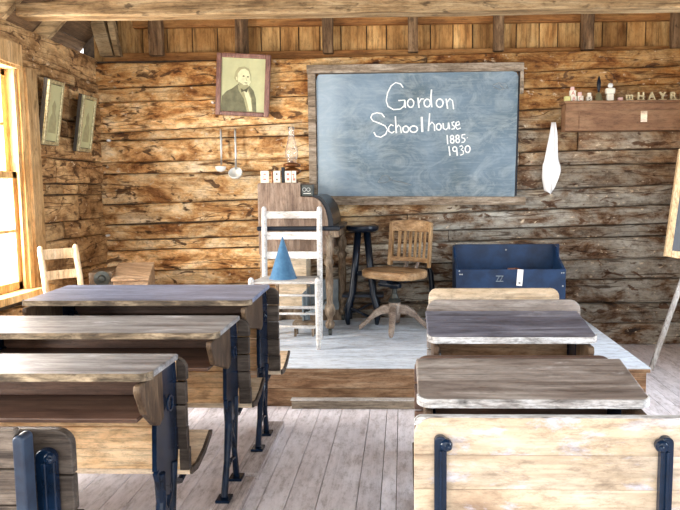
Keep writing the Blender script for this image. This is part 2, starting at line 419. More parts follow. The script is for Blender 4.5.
for nm, place, X in (('wall_left', lambda a, z, d: (XL + d, a, z), XL), ('wall_right', lambda a, z, d: (XR - d, a, z), XR)):
    mb = MB(); sg = -1 if X < 0 else 1
    logs(mb, place, rowsS, spans_side, 21 if X < 0 else 5, amp=.009, splits=lambda ri, h, r: (0 if ri == 0 else r.choice([2, 4]) if h < .12 else r.choice([0, 1, 1])))
    ys = [YF, .49, 1.81, 3.49, 4.56, YB + .1]
    xa, xb = sorted((X + sg * .045, X + sg * .10))
    for a, b_ in ((ys[0], ys[1]), (ys[2], ys[3]), (ys[4], ys[5])): mb.box(xa, xb, a, b_, 0, 2.44, .5, 1)
    for w0, w1 in ((.49, 1.81), (3.49, 4.56)):
        mb.box(xa, xb, w0, w1, 0, .62, .5, 1); mb.box(xa, xb, w0, w1, 2.2, 2.44, .5, 1)
    struct(mb.build(nm, ['log_side', 'chink']))

# windows
def window(idx, X, y0, y1, z0, z1, s):
    """s = +1 : room lies on +x side"""
    root = thing('window_%d' % idx, None, None, (X, y0, z0)); root['kind'] = 'structure'  # window_3 and window_4 are the added, unseen ones on the right
    mb = MB()
    w = .10
    def bx(m, d0, d1, *r, tone=None): xa, xb = sorted((X + s * d0, X + s * d1)); m.box(xa, xb, *r, tone)
    bx(mb, .015, .055, y1 + .055, y1 + .19, z0 - .1, z1 + .02)
    bx(mb, .015, .055, y0 - .19, y0 - .055, z0 - .1, z1 + .08)
    bx(mb, .015, .05, y0 - .19, y1 + .03, z1 + .02, z1 + .16)
    mb.build('window_casing', 'casing', root, bevel=.004)
    mb = MB()
    for yy in (y0, y1): bx(mb, -.10, .035, min(yy, yy + (.055 if yy == y1 else -.055)), max(yy, yy + (.055 if yy == y1 else -.055)), z0, z1)
    bx(mb, -.10, .035, y0 - .055, y1 + .055, z1, z1 + .04)
    bx(mb, .0, .018, y1 - .03, y1, z0, z1); bx(mb, .0, .018, y0, y0 + .03, z0, z1)
    mb.build('window_jamb', 'trimwood', root, bevel=.003)
    mb = MB(); bx(mb, -.11, .10, y0 - .2, y1 + .2, z0 - .05, z0)
    mb.build('window_sill', 'trimwood', root, bevel=.006)
    zm = z0 + (z1 - z0) * .52
    for (d, za, zb) in ((-.035, z0, zm + .03), (-.075, zm - .02, z1)):
        m2 = MB()
        bx(m2, d - .015, d + .015, y0, y0 + .05, za, zb); bx(m2, d - .015, d + .015, y1 - .05, y1, za, zb)
        bx(m2, d - .015, d + .015, y0, y1, za, za + .055); bx(m2, d - .015, d + .015, y0, y1, zb - .045, zb)
        bx(m2, d - .01, d + .01, (y0 + y1) / 2 - .01, (y0 + y1) / 2 + .01, za, zb)
        zc = (za + zb) / 2; bx(m2, d - .01, d + .01, y0, y1, zc - .01, zc + .01)
        sash = m2.build('window_sash', 'trimwood', root, bevel=.003)
        m3 = MB(); bx(m3, d - .002, d + .002, y0 + .04, y1 - .04, za + .04, zb - .04); m3.build('glass_pane', 'pane', sash)
window(1, XL, 3.55, 4.50, .68, 2.14, 1)
window(2, XL, .55, 1.75, .68, 2.14, 1)
window(3, XR, 3.55, 4.50, .68, 2.14, -1)  # unseen window, added to let cool light in from the right
window(4, XR, .55, 1.75, .68, 2.14, -1)  # second added window in the unseen right wall, for its light

# floor
mb = MB(); x = -.374
seams = [-.374, -.203, -.10, -.033]
xs = list(seams); q = -.033
while q < XR + .2: q += random.uniform(.075, .16); xs.append(q)
q = -.374
while q > XL - .2: q -= random.uniform(.075, .17); xs.insert(0, q)
for a, b_ in zip(xs[:-1], xs[1:]):
    y = YF; 
    while y < YB + .1:
        L = random.uniform(2.2, 4.6); y2 = min(y + L, YB + .1)
        mb.box(a + .0018, b_ - .0018, y, y2 - .001, -.03, random.uniform(-.001, 0)); y = y2
mb.box(XL - .2, XR + .2, YF, YB + .1, -.06, -.028, .5, 1)
struct(mb.build('floor', ['floor', 'chink']))

# teacher's platform
root = thing('teacher_platform', 'low raised platform with pale blue painted planks along the log wall', 'platform', (0, 4.9, 0))
PX0, PX1, PY0 = -1.62, 1.485, 4.085
mb = MB(); y = PY0 - .02
while y < 5.66:
    w = random.uniform(.11, .17); y2 = min(y + w, 5.67); mb.box(PX0 - .02, PX1 + .01, y + .001, y2 - .001, PZ - .028, PZ); y = y2
mb.build('deck', 'platform', root)
mb = MB(); mb.box(PX0, PX1 - .01, PY0, PY0 + .03, .115, PZ - .028, .7); mb.box(PX0, PX1 - .01, PY0, PY0 + .03, 0, .112, .4)
mb.box(PX1 - .04, PX1 - .01, PY0 + .03, 5.66, 0, PZ - .028, .5); mb.box(PX0, PX0 + .03, PY0 + .03, 5.66, 0, PZ - .028, .5)
mb.build('riser', 'riser', root)
mb = MB(); mb.box(PX0 - .015, PX1 + .005, PY0 - .028, PY0 - .021, PZ - .026, PZ - .006, .3); mb.build('nosing', 'riser', root)
mb = MB(); mb.box(-.685, .30, PY0 - .05, PY0 - .002, .001, .052)
o = mb.build('step_board', ['stepwood'], bevel=.003); tag(o, 'short grey board lying on the floor against the platform front', 'board')
mb = MB(); mb.box(-.69, .30, PY0 - .053, PY0 - .002, .052, .058); o2 = mb.build('edge_highlight', 'whitewood', o)  # highlight on the board's top edge, painted as a white strip

# ------------------------------------------------------------------ gable, beam, roof
mb = MB(); x = XL - .1
while x < XR + .1:
    w = random.uniform(.15, .22); zt = 2.35 + max(.3, 2.92 - abs(x - .03)); mb.box(x + .005, x + w - .005, 5.93 + random.uniform(0, .006), 5.95, 2.3, min(zt, 5.1)); x += w
mb.box(XL - .2, XR + .2, 5.955, 5.97, 2.3, 3.2, .5, 1)
struct(mb.build('wall_gable', ['gable', 'chink']))
mb = MB(); mb.box(XL + .02, XR - .02, 5.86, 5.925, 2.40, 2.50); struct(mb.build('trim_1', 'gable_x', bevel=.006))
mb = MB(); mb.box(XL + .27, XR - .27, 5.87, 5.925, 2.71, 2.79); struct(mb.build('trim_2', 'gable_x', bevel=.006))
def post(x, w, ztop, mi='stud', lean=0, label='', d=.08):
    mb = MB(); z0, z1 = 2.465, ztop
    k = 8; vs = []
    for i in range(k + 1):
        z = z0 + (z1 - z0) * i / k; xx = x + lean * i / k
        j = .006 * noise.noise((x, z * 7, 1)); j2 = .006 * noise.noise((x, z * 7, 9))
        vs += [(xx - w / 2 + j, 5.78, z), (xx + w / 2 + j2, 5.78, z), (xx + w / 2 + j2, 5.78 + d, z), (xx - w / 2 + j, 5.78 + d, z)]
    fs = [(0, 1, 2, 3), (4 * k + 3, 4 * k + 2, 4 * k + 1, 4 * k)] + [(4 * i + a, 4 * i + (a + 1) % 4, 4 * i + 4 + (a + 1) % 4, 4 * i + 4 + a) for i in range(k) for a in range(4)]
    mb.add(vs, fs); o = mb.build('gable_stud', mi, bevel=.005)
    return tag(o, label, 'stud', 'upright studs standing on the log wall under the gable')
places = ['beside the dark gap at the far left corner', 'left of the portrait', 'above the portrait, its middle', 'above the left edge of the chalkboard', 'above the middle of the chalkboard', 'above the right edge of the chalkboard', 'above the wall shelf with blocks', 'at the right edge of the photo']
desc = ['pale broad leaning stud', 'dark squared stud', 'dark weathered stud', 'round pole stud', 'round pole stud', 'round pole stud', 'dark squared stud', 'dark narrow stud']
for i, (x, w) in enumerate([(-2.485, .115), (-2.07, .11), (-1.345, .10), (-.62, .085), (.09, .085), (.80, .085), (1.53, .095), (2.25, .08)]):
    post(x, w, 2.76 if i == 0 else 3.0 if i == 1 else 2.9 if i == 7 else 3.45, 'rafter' if i == 0 else 'stud', -.075 if i == 0 else 0, desc[i] + ' ' + places[i])
post(-2.395, .045, 2.80, 'rafter', -.06, 'narrow second leaning stud right of the pale broad leaning one')
# tie beam
mb = MB(); k = 40; vs = []
for i in range(k + 1):
    x = -2.47 + (XR + 2.5) * i / k; sag = -.008 * math.sin(PI * i / k); tp = .035 * max(0, 1 - i / 3)
    n_ = lambda q: .006 * noise.noise((x * 1.5, q, 0)) + .003 * noise.noise((x * 7, q, 0))
    vs += [(x, 4.40 + n_(1), 2.452 + sag + n_(2)), (x, 4.55, 2.452 + sag + n_(2)), (x, 4.55, 2.562 + sag + n_(4) - tp), (x, 4.40 + n_(5), 2.562 + sag + n_(4) - tp)]
fs = [(0, 1, 2, 3), (4 * k + 3, 4 * k + 2, 4 * k + 1, 4 * k)] + [(4 * i + a, 4 * i + (a + 1) % 4, 4 * i + 4 + (a + 1) % 4, 4 * i + 4 + a) for i in range(k) for a in range(4)]
mb.add(vs, fs); o = mb.build('tie_beam', 'beam', bevel=.012, seg=3)
tag(o, 'heavy hewn timber tie beam spanning the room under the roof', 'beam')
# rafters and roof boards
ZW = 2.66; XM = .03; APEX = ZW + (XM - XL)
for i, y in enumerate((.2, 1.3, 2.4, 3.45, 4.62, 5.22)):
    for s, X in ((1, XL), (-1, XR)):
        mb = MB(); mb.bar((X - s * .42, y, ZW - .42 + .025), (XM - s * .10, y, ZW + abs(XM - X) + .025 - .10), .06 if y != 5.22 else .05, .11)
        o = mb.build('rafter', 'rafter', bevel=.004)
        tag(o, 'sloping roof rafter rising from the %s log wall%s' % ('left' if s > 0 else 'right', ' just beyond the tie beam' if y == 4.62 else ' lit by a chink of daylight' if y == 5.22 else ' nearer the camera than the tie beam'), 'rafter', 'roof rafters on the %s slope' % ('left' if s > 0 else 'right'))
for s, X, nm in ((1, XL, 'ceiling_left'), (-1, XR, 'ceiling_right')):
    mb = MB(); d = -.62; n = Vector((-s, 0, 1)).normalized()
    while d < 3.75:
        w = random.uniform(.14, .2)
        if d + w > 3.75: w = 3.76 - d
        a = Vector((X + s * (d + .003) * .7071, 0, ZW + .12 + (d + .003) * .7071)); b_ = Vector((X + s * (d + w - .003) * .7071, 0, ZW + .12 + (d + w - .003) * .7071))
        segs = [(YF, 5.98)]
        if s > 0 and -.16 < d < .0: segs = [(YF, 5.02), (5.12, 5.98)]
        for y0, y1 in segs:
            vs = [(p.x, y, p.z) for y in (y0, y1) for p in (a, b_, b_ + n * .02, a + n * .02)]
            mb.add(vs, [(0, 1, 2, 3), (7, 6, 5, 4), (0, 4, 5, 1), (1, 5, 6, 2), (2, 6, 7, 3), (3, 7, 4, 0)])
        d += w
    struct(mb.build(nm, 'roof'))

# ------------------------------------------------------------------ school desks
def profile_board(x0, x1, z0, z1, r, y0, y1, corners=(0, 0, 1, 1)):
    mb = MB(); mb.prism(rr(x0, x1, z0, z1, r, 6, corners), 'y', y0, y1); return mb

def iron_frame(mb, x, yb, h, worn=False):
    """cast iron standard in the y-z plane at x; yb = y of the tabletop rear"""
    t0, t1 = x - .011, x + .011
    up = [(yb - .14, h), (yb + .03, h), (yb + .045, h - .12), (yb + .035, .46), (yb + .01, .37), (yb - .05, .34), (yb - .115, .37), (yb - .15, .45), (yb - .135, h - .15)]
    mb.prism(up, 'x', t0 + .004, t1 - .004, .5)
    def ed(pts, w=.016):
        for a, b_ in zip(pts[:-1], pts[1:]): mb.bar((x, *a), (x, *b_), .03, w, up=(1, 0, 0), tone=.6)
    ed(up + [up[0]])
    ed([(yb - .09, h - .02), (yb - .075, .40)], .012); ed([(yb - .03, h - .02), (yb - .02, .40)], .012)
    mb.tube([(x, yb - .12, .43), (x, yb - .115, .33), (x, yb - .16, .18), (x, yb - .22, .045)], [.020, .018, .014, .016], 8, .6)
    mb.tube([(x, yb, .42), (x, yb - .015, .32), (x, yb - .03, .18), (x, yb - .005, .045)], [.020, .017, .013, .016], 8, .6)
    mb.tube([(x, yb - .11, .33), (x, yb - .05, .25), (x, yb - .02, .16)], .010, 8, .6)
    mb.tube([(x, yb - .03, .33), (x, yb - .10, .25), (x, yb - .16, .16)], .010, 8, .6)
    mb.tube([(x, yb - .16, .145), (x, yb - .09, .16), (x, yb - .02, .145)], .009, 8, .6)
    for fy in (yb - .22, yb - .005): mb.box(x - .03, x + .03, fy - .035, fy + .035, .035, .048, .6)
    for c_ in (h - .12,): mb.tube([(x + .02, yb - .055 + .025 * math.cos(q), c_ + .025 * math.sin(q)) for q in [i * PI / 6 for i in range(13)]], .005, 6, .6)

def school_desk(label, x0, x1, y0, D, hf, hr, top, backm, lip, group, edge='edge', seat=True, backtop=None, overhang=.03, slats=None, outer=1, shift=0):
    cx = (x0 + x1) / 2
    r = thing('school_desk', label, 'school desk', (cx, y0 + D, 0), 0, group)
    th = .022
    # top: slanting board with rounded front corners
    pts = rr(x0, x1, y0, y0 + D, .035, 6, (1, 1, 0, 0))
    def zt(y): return hf + (hr - hf) * (y - y0) / D
    mb = MB(); n = len(pts)
    vs = [(p[0], p[1], zt(p[1]) - th) for p in pts] + [(p[0], p[1], zt(p[1])) for p in pts]
    mb.add(vs, [tuple(range(n)), tuple(range(2 * n - 1, n - 1, -1))] + [(i, i + n, (i + 1) % n + n, (i + 1) % n) for i in range(n)], .5)
    tp = mb.build('desktop', top, r, bevel=.006, seg=3)
    mb = MB(); fr = [p for p in pts if p[1] < y0 + .036]
    ring = []
    for p in fr:
        ring.append(Vector((p[0] + (p[0] - cx) * .001, p[1] - .0015, zt(p[1]) - th / 2 + .001)))
    ring = sorted(ring, key=lambda q: math.atan2(q.x - cx, -(q.y - y0 - .3)))
    for a, b_ in zip(ring[:-1], ring[1:]):
        mb.bar(a, b_, .005, th + .002, tone=.5)
    mb.build('worn_front_edge', edge, tp)
    # open book box
    zs = hf - .14
    mb = MB()
    mb.box(x0 + .045, x1 - .045, y0 + .01, y0 + D - .01, zs - .014, zs, .6)
    mb.box(x0 + .045, x1 - .045, y0 + D - .03, y0 + D - .012, zs, hr - th - .003, .9)
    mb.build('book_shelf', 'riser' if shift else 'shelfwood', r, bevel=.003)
    yb = y0 + D
    for s in (-1, 1):
        xx = (x0 + .03) if s < 0 else (x1 - .03)
        e = [(y0 - .02, hf - .03), (yb - .10, hf - .026), (yb - .10, hf - .19), (yb - .14, hf - .205), (yb - .175, hf - .19), (y0 + .02, hf - .13), (y0 - .025, hf - .05)]
        if D < .25: e = [(y0 + .005, hf - .03), (yb - .06, hf - .026), (yb - .06, hf - .19), (yb - .10, hf - .205), (yb - .13, hf - .18), (y0 + .01, hf - .08)]
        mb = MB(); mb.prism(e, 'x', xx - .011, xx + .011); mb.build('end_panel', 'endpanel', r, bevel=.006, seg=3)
        mb = MB(); iron_frame(mb, (x0 + .035 if s < 0 else x1 - .035), yb, hr - .032 - abs(hr - hf) / D * .15); mb.build('iron_frame', 'iron', r, bevel=.002, seg=1)
    # slatted back for the seat in front
    bt = backtop if backtop else hr - .035
    z0 = .36; n = 5; ys = yb + .055; o_ = overhang
    mb = MB(); zz = [z0 + (bt - z0) * i / n for i in range(n + 1)]
    for i in range(n):
        yo = .028 * math.sin(PI * (i + .5) / n)
        if i == n - 1: mb.prism(rr(x0 - o_ + shift, x1 + o_ + shift, zz[i] + .002, zz[i + 1], .045, 6, (0, 0, 1, 1)), 'y', ys + .02 - yo, ys + .04 - yo)
        else: mb.box(x0 - o_ + shift, x1 + o_ + shift, ys + .02 - yo, ys + .04 - yo, zz[i] + .002, zz[i + 1] - .002)
    bk = mb.build('seat_back', backm, r, bevel=.004)
    if outer:
        for s in (-1, 1):   # dark weathered slat ends outside the iron frame
            mb = MB()
            xa, xb = (x0 - o_ - .003, x0 + .03) if s < 0 else (x1 - .03, x1 + o_ + .003)
            for i in range(n):
                yo = .028 * math.sin(PI * (i + .5) / n)
                if i == n - 1: mb.prism(rr(xa, xb, zz[i] + .002, zz[i + 1] + .002, .045, 6, (0, 0, s > 0, s < 0)), 'y', ys + .015 - yo, ys + .043 - yo)
                else: mb.box(xa, xb, ys + .015 - yo, ys + .043 - yo, zz[i] + .002, zz[i + 1] - .002)
            mb.build('slat_end', 'slatgrey', bk, bevel=.004)
    if seat:
        sp = [(ys + .03, .335), (ys + .10, .325), (ys + .20, .345), (ys + .29, .385), (ys + .30, .402), (ys + .28, .408), (ys + .19, .370), (ys + .10, .352), (ys + .03, .362)]
        mb = MB(); mb.prism(sp, 'x', x0 - o_ * .4, x1 + o_ * 1.2); st_ = mb.build('seat', 'slattan' if backm == 'backlight' else backm, r, bevel=.004)
        for s in (-1, 1):
            mb = MB(); xx = x0 + .05 if s < 0 else x1 - .05
            mb.tube([(xx, yb - .03, .36), (xx, ys + .06, .30), (xx, ys + .20, .325)], .012, 8)
            mb.build('seat_bracket', 'iron', r)
            mb = MB(); xe = x0 - o_ * .4 if s < 0 else x1 + o_ * 1.2; mb.prism([(a, b_ + .001) for a, b_ in sp], 'x', xe - .006, xe + .006); mb.build('seat_end', 'slatgrey', st_, bevel=.003)
    return r

GL = 'double school desks with cast iron frames in the left row'
GR = 'school desks in the right row'
school_desk('double school desk nearest in the left row, grey worn top and golden slatted back', -1.86, -.758, 1.955, .27, .80, .797, 'top_l', 'backlight', 0, GL, edge='edgetan', backtop=.765, overhang=.0)
school_desk('middle double school desk of the left row, pale streaked top with rounded corner', -1.83, -.725, 2.59, .37, .785, .787, 'top_l', 'backlight', 0, GL, edge='edgetan', backtop=.755, overhang=.022)
school_desk('farthest double desk of the left row, blue-lit top, in front of the white chair', -1.775, -.70, 3.06, .46, .835, .845, 'top_blue_lit', 'backlight', 0, GL, edge='edgetan', backtop=.815, overhang=.03)
school_desk('nearer single desk of the right row with brown grey top and chipped white edge', .040, .676, 1.82, .28, .768, .814, 'top_r', 'shelfwood', 0, GR, backtop=.802, overhang=.004, outer=0)
school_desk('farther single desk of the right row with dark slate top and raised back', .092, .712, 2.46, .31, .798, .842, 'top_rblue', 'top_r', 0, GR, backtop=.874, overhang=.012, outer=0, shift=.02)

for i, (a, b_) in enumerate(((3.02, 3.72), (2.38, 2.98), (1.7, 2.33))):
    mb = MB(); xo = (0, -.005, -.02)[i]; mb.box(-.785 + xo, -.675 + xo, a, b_, .001, .034)
    o = mb.build('floor_runner', 'runner', bevel=.003)
    tag(o, ['wooden floor runner under the farthest left desk', 'wooden floor runner under the middle left desk', 'wooden floor runner under the nearest left desk'][i], 'floor runner', 'floor runners under the left desks')
for i, (a, b_) in enumerate(((3.02, 3.72), (2.38, 2.98), (1.7, 2.33))):
    mb = MB(); mb.box(-1.86, -1.76 , a, b_, .001, .034)
    if i == 0: mb.v = [Vector((v.x + .08, v.y, v.z)) for v in mb.v]
    o = mb.build('floor_runner', 'runner', bevel=.003)
    tag(o, 'wooden floor runner under the left end of the %s left desk' % ['farthest', 'middle', 'nearest'][i], 'floor runner', 'floor runners under the left desks')
for a, b_, xa, xb, w in ((1.82, 2.2, .02, .67, 'nearer'), (2.5, 2.85, .075, .725, 'farther')):
    for s in (0, 1):
        mb = MB(); xx = xa + .045 if s == 0 else xb - .055; mb.box(xx - .05, xx + .05, a, b_, .001, .034)
        o = mb.build('floor_runner', 'runner', bevel=.003)
        tag(o, 'wooden floor runner under the %s side of the %s right desk' % (('left', 'right')[s], w), 'floor runner', 'floor runners under the right desks')

# rear seats (nothing behind them but the camera)
def iron_arm(mb, x, y, zt, hook, w=.03, z0=.03):
    mb.prism(rr(x - w / 2, x + w / 2, z0, zt, w * .45, 5, (0, 0, 1, 1)), 'y', y - .022, y, .5)
    mb.box(x - w * .12, x + w * .12, y - .030, y - .02, z0, zt - .03, .9)
    mb.lathe([(.0, 0), (.014, 0), (.015, .016), (.011, .024), (0, .026)], (x + hook * .012, y - .004, zt - .020), 18, .5, 0, Matrix.Rotation(R(90), 4, 'X'))
    mb.lathe([(.0, 0), (.007, 0), (.007, .006), (0, .008)], (x + hook * .018, y - .03, zt - .020), 10, .9, 0, Matrix.Rotation(R(90), 4, 'X'))
r = thing('school_bench', 'pale worn school seat in the right foreground with two black iron brackets', 'bench', (.335, 1.6, 0), 0)
mb = MB(); zz = [.40, .545, .66, .741, .828]
for i in range(4):
    if i == 3: mb.prism(rr(.024, .645, zz[3] + .0004, zz[4], .045, 6, (0, 0, 1, 1)), 'y', 1.50, 1.522)
    else: mb.box(.024, .645, 1.50, 1.522, zz[i] + .0004, zz[i + 1])
bk = mb.build('seat_back', 'slatpale', r, bevel=.0012)
mb = MB(); mb.prism(rr(.024, .645, .81, .8295, .018, 6, (0, 0, 1, 1)), 'y', 1.502, 1.524); mb.build('worn_top_edge', 'edge', bk, bevel=.003)
for x, hk in ((.083, 1), (.586, -1)):
    mb = MB(); iron_arm(mb, x, 1.499, .792, hk, .028); mb.box(x - .03, x + .03, 1.44, 1.62, .001, .03, .5)
    mb.build('iron_bracket', 'iron', r, bevel=.003)
mb = MB(); mb.prism([(1.53, .40), (1.64, .385), (1.76, .41), (1.765, .43), (1.64, .405), (1.53, .42)], 'x', .04, .63); mb.build('seat', 'slatpale', r, bevel=.003)
# left foreground seat
r = thing('school_bench', 'dark slatted double school seat cut off at the lower left corner with black iron bar', 'bench', (-1.29, 1.5, 0), 0)
mb = MB(); zz = [.40, .50, .60, .69, .786]; zz = [.38, .48, .582, .674, .785]
for i in range(4):
    if i == 3: mb.prism(rr(-1.84, -.784, zz[3] + .0015, zz[4], .04, 6, (0, 0, 1, 1)), 'y', 1.53, 1.555)
    else: mb.box(-1.84, -.784 + .0 + .012 * (2 - i), 1.53, 1.555, zz[i] + .0015, zz[i + 1] - .0015)
mb.build('seat_back', 'slatgrey', r, bevel=.004)
mb = MB()
for a, b_ in ((.55, .64), (.643, .725), (.728, .818)): mb.box(-1.84, -.867, 1.44, 1.462, a, b_)
fl = mb.build('slat_panel', 'oldgrey', r, bevel=.003)
mb = MB(); mb.prism(rr(-.868, -.842, .40, .806, .012, 6, (0, 0, 1, 1)), 'y', 1.43, 1.475); mb.build('edge_strip', 'ironworn', fl, bevel=.006, seg=3)
mb = MB(); iron_arm(mb, -.838, 1.527, .745, 1, .046); mb.box(-.87, -.80, 1.42, 1.66, .001, .03, .5)
mb.build('iron_bracket', 'iron', r, bevel=.006, seg=3)
mb = MB(); iron_arm(mb, -1.77, 1.527, .745, 1, .05); mb.box(-1.81, -1.74, 1.42, 1.66, .001, .03, .5)
mb.build('iron_bracket', 'iron', r, bevel=.006, seg=3)
mb = MB(); mb.prism([(1.56, .36), (1.70, .345), (1.82, .37), (1.825, .39), (1.70, .365), (1.56, .38)], 'x', -1.83, -.75); mb.build('seat', 'slatgrey', r, bevel=.003)
# front seat of right row
r = thing('school_bench', 'tan front seat of the right row, rounded back showing above the slate topped desk', 'bench', (.42, 3.25, 0), 0)
mb = MB(); zz = [.40, .52, .64, .76, .868]
for i in range(4):
    if i == 3: mb.prism(rr(.122, .738, zz[3] + .002, zz[4], .04, 6, (0, 0, 1, 1)), 'y', 3.20, 3.222)
    else: mb.box(.122, .738, 3.20, 3.222, zz[i] + .002, zz[i + 1] - .002)
mb.build('seat_back', 'slattan', r, bevel=.004)
for x in (.16, .70):
    mb = MB(); mb.tube([(x, 3.235, .8), (x, 3.24, .45), (x, 3.33, .38), (x, 3.36, .2), (x, 3.40, .03)], [.014, .016, .02, .015, .018], 8)
    mb.tube([(x, 3.30, .40), (x, 3.24, .2), (x, 3.19, .03)], [.016, .014, .018], 8)
    mb.box(x - .03, x + .03, 3.16, 3.43, .001, .03); mb.build('iron_leg', 'iron', r, bevel=.002)
mb = MB(); mb.prism([(3.24, .40), (3.38, .385), (3.52, .41), (3.525, .43), (3.38, .41), (3.24, .42)], 'x', .13, .73); mb.build('seat', 'slattan', r, bevel=.003)

# ------------------------------------------------------------------ ladder back chairs (local, facing -y)
def ladder_chair(label, loc, rz, mat, wf, wb, d, seat_h, back_h, slats, lean, rungm=None, matx=None):
    r = thing('ladder_back_chair', label, 'chair', loc, rz)
    fy, by = -d / 2, d / 2
    for s in (-1, 1):
        mb = MB(); x = s * wf / 2
        mb.tube([(x, fy, 0), (x, fy, .05), (x, fy, seat_h - .04), (x, fy, seat_h + .02), (x, fy, seat_h + .035), (x, fy, seat_h + .045)], [.014, .018, .021, .021, .017, .006], 10)
        mb.build('leg', mat, r, world=False, smooth=True)
        mb = MB(); x = s * wb / 2
        mb.tube([(x, by, 0), (x, by, .2), (x, by, seat_h), (x, by + lean * .6, seat_h + (back_h - seat_h) * .6), (x, by + lean, back_h - .03), (x, by + lean, back_h - .01), (x, by + lean, back_h)], [.014, .018, .02, .02, .019, .016, .006], 10)
        mb.build('back_post', mat, r, world=False, smooth=True)
    mb = MB(); mb.add([(-wf / 2 - .01, fy - .01, seat_h), (wf / 2 + .01, fy - .01, seat_h), (wb / 2, by, seat_h), (-wb / 2, by, seat_h), (-wf / 2 - .01, fy - .01, seat_h + .018), (wf / 2 + .01, fy - .01, seat_h + .018), (wb / 2, by, seat_h + .018), (-wb / 2, by, seat_h + .018)],
                      [(0, 3, 2, 1), (4, 5, 6, 7), (0, 1, 5, 4), (1, 2, 6, 5), (2, 3, 7, 6), (3, 0, 4, 7)])
    mb.build('seat', matx or mat, r, world=False, bevel=.006)
    mb = MB()
    for (z, hh) in slats:
        t_ = (z - seat_h) / (back_h - seat_h); yy = by + lean * t_
        k = 8; vs = []
        for i in range(k + 1):
            x = -wb / 2 + wb * i / k; bow = .02 * math.sin(PI * i / k)
            vs += [(x, yy - .006 + bow, z - hh / 2), (x, yy + .006 + bow, z - hh / 2), (x, yy + .006 + bow, z + hh / 2), (x, yy - .006 + bow, z + hh / 2)]
        mb.add(vs, [(0, 1, 2, 3), (4 * k + 3, 4 * k + 2, 4 * k + 1, 4 * k)] + [(4 * i + a, 4 * i + (a + 1) % 4, 4 * i + 4 + (a + 1) % 4, 4 * i + 4 + a) for i in range(k) for a in range(4)])
    for sl in range(len(slats)): pass
    mb.build('back_slats', matx or mat, r, world=False, bevel=.003)
    mb = MB()
    for z in (seat_h * .30, seat_h * .60):
        mb.tube([(-wf / 2, fy, z + .02), (wf / 2, fy, z + .02)], .011, 8); mb.tube([(-wb / 2, by, z + .055), (wb / 2, by, z + .055)], .009, 8)
        for s in (-1, 1): mb.tube([(s * wf / 2, fy, z - .02), (s * wb / 2, by, z - .02)], .010, 8)
    mb.build('rungs', rungm or mat, r, world=False, smooth=True)
    return r
ladder_chair('white painted ladder back chair on the platform holding the blue cone', (-.80, 4.69, PZ), R(-1), 'whitewood', .455, .40, .30, .45, .967,
             [(.905, .052), (.755, .055), (.615, .052)], .03, matx='whitewood')
ladder_chair('pale unpainted ladder back chair beside the left window', (-2.17, 4.40, .001), R(50), 'palewood', .30, .235, .28, .47, .97,
             [(.91, .07), (.77, .06), (.63, .05)], .10)
# tin cone
mb = MB(); mb.lathe([(.098, 0), (.098, .004), (.093, .006), (.003, .292), (0, .294)], (-.838, 4.70, PZ + .45 + .018), 32, .5, cap=False)
mb.tube([(-.838 + .0, 4.70, PZ + .47), (-.838 + .0, 4.70, PZ + .471)], .09, 24)
o = mb.build('tin_cone', 'conemetal', smooth=True); tag(o, 'blue metal cone standing on the white chair seat', 'cone')

# ------------------------------------------------------------------ reed organ standing sideways
r = thing('reed_organ', 'old wooden reed organ seen from its side behind the white chair, with turned front legs', 'organ', (-.75, 5.3, PZ))
YO0, YO1 = 4.96, 5.62
pf = [(-1.06, .86), (-1.06, 1.375), (-1.05, 1.385), (-.745, 1.385), (-.745, 1.285), (-.66, 1.28)]
for i in range(1, 9):
    q = PI / 2 * (1 - i / 8); pf.append((-.66 + .115 * math.cos(q), 1.06 + .22 * math.sin(q)))
pf += [(-.54, .86)]
mb = MB(); mb.prism(pf, 'y', YO0, YO0 + .025, .4); mb.build('side_panel', 'organ', r, bevel=.004); mb = MB(); mb.prism(pf, 'y', YO1 - .025, YO1, .4); mb.build('side_panel', 'organ', r, bevel=.004)
mb = MB(); mb.box(-1.055, -.75, YO0 + .025, YO1 - .025, .87, 1.375, .3); mb.box(-.75, -.62, YO0 + .025, YO1 - .025, .87, 1.27, .3); mb.box(-.6, -.55, YO0 + .025, YO1 - .025, .87, 1.06, .3)
mb.build('case', 'organ', r)
ar = [(-.66, 1.292)] + [(-.66 + .150 * math.cos(PI / 2 * (1 - i / 8)), 1.06 + .242 * math.sin(PI / 2 * (1 - i / 8))) for i in range(1, 9)]
ai = [(-.66 + .113 * math.cos(PI / 2 * (1 - i / 8)), 1.06 + .215 * math.sin(PI / 2 * (1 - i / 8))) for i in range(8, 0, -1)] + [(-.66, 1.27)]
mb = MB(); mb.prism(ar + ai, 'y', YO0 + .03, YO1 + .0, .4); mb.build('fall_board', 'black', r)
mb = MB(); mb.box(-1.07, -.46, YO0 - .012, YO1 + .01, 1.035, 1.068, .5); mb.build('belt_moulding', 'black', r, bevel=.008, seg=3)
mb = MB(); mb.box(-.54, -.47, YO0, YO1, .985, 1.035, .5); mb.build('key_slip', 'turned', r, bevel=.006)
def turned_leg(x, y, z0, z1, rr_, nm='turned_leg', m='turned'):
    H_ = z1 - z0; pr = []
    shp = [(0, .9), (.02, 1.15), (.06, 1.2), (.09, .7), (.12, .7), (.15, 1.2), (.2, 1.35), (.25, 1.1), (.27, .75), (.32, .8), (.5, 1.0), (.66, .8), (.7, 1.15), (.73, 1.2), (.76, .75), (.82, 1.1), (.88, 1.15), (.93, .8), (1, 1.1)]
    mb = MB(); mb.lathe([(rr_ * b_, a * H_) for a, b_ in shp], (x, y, z0), 16, .5); return mb
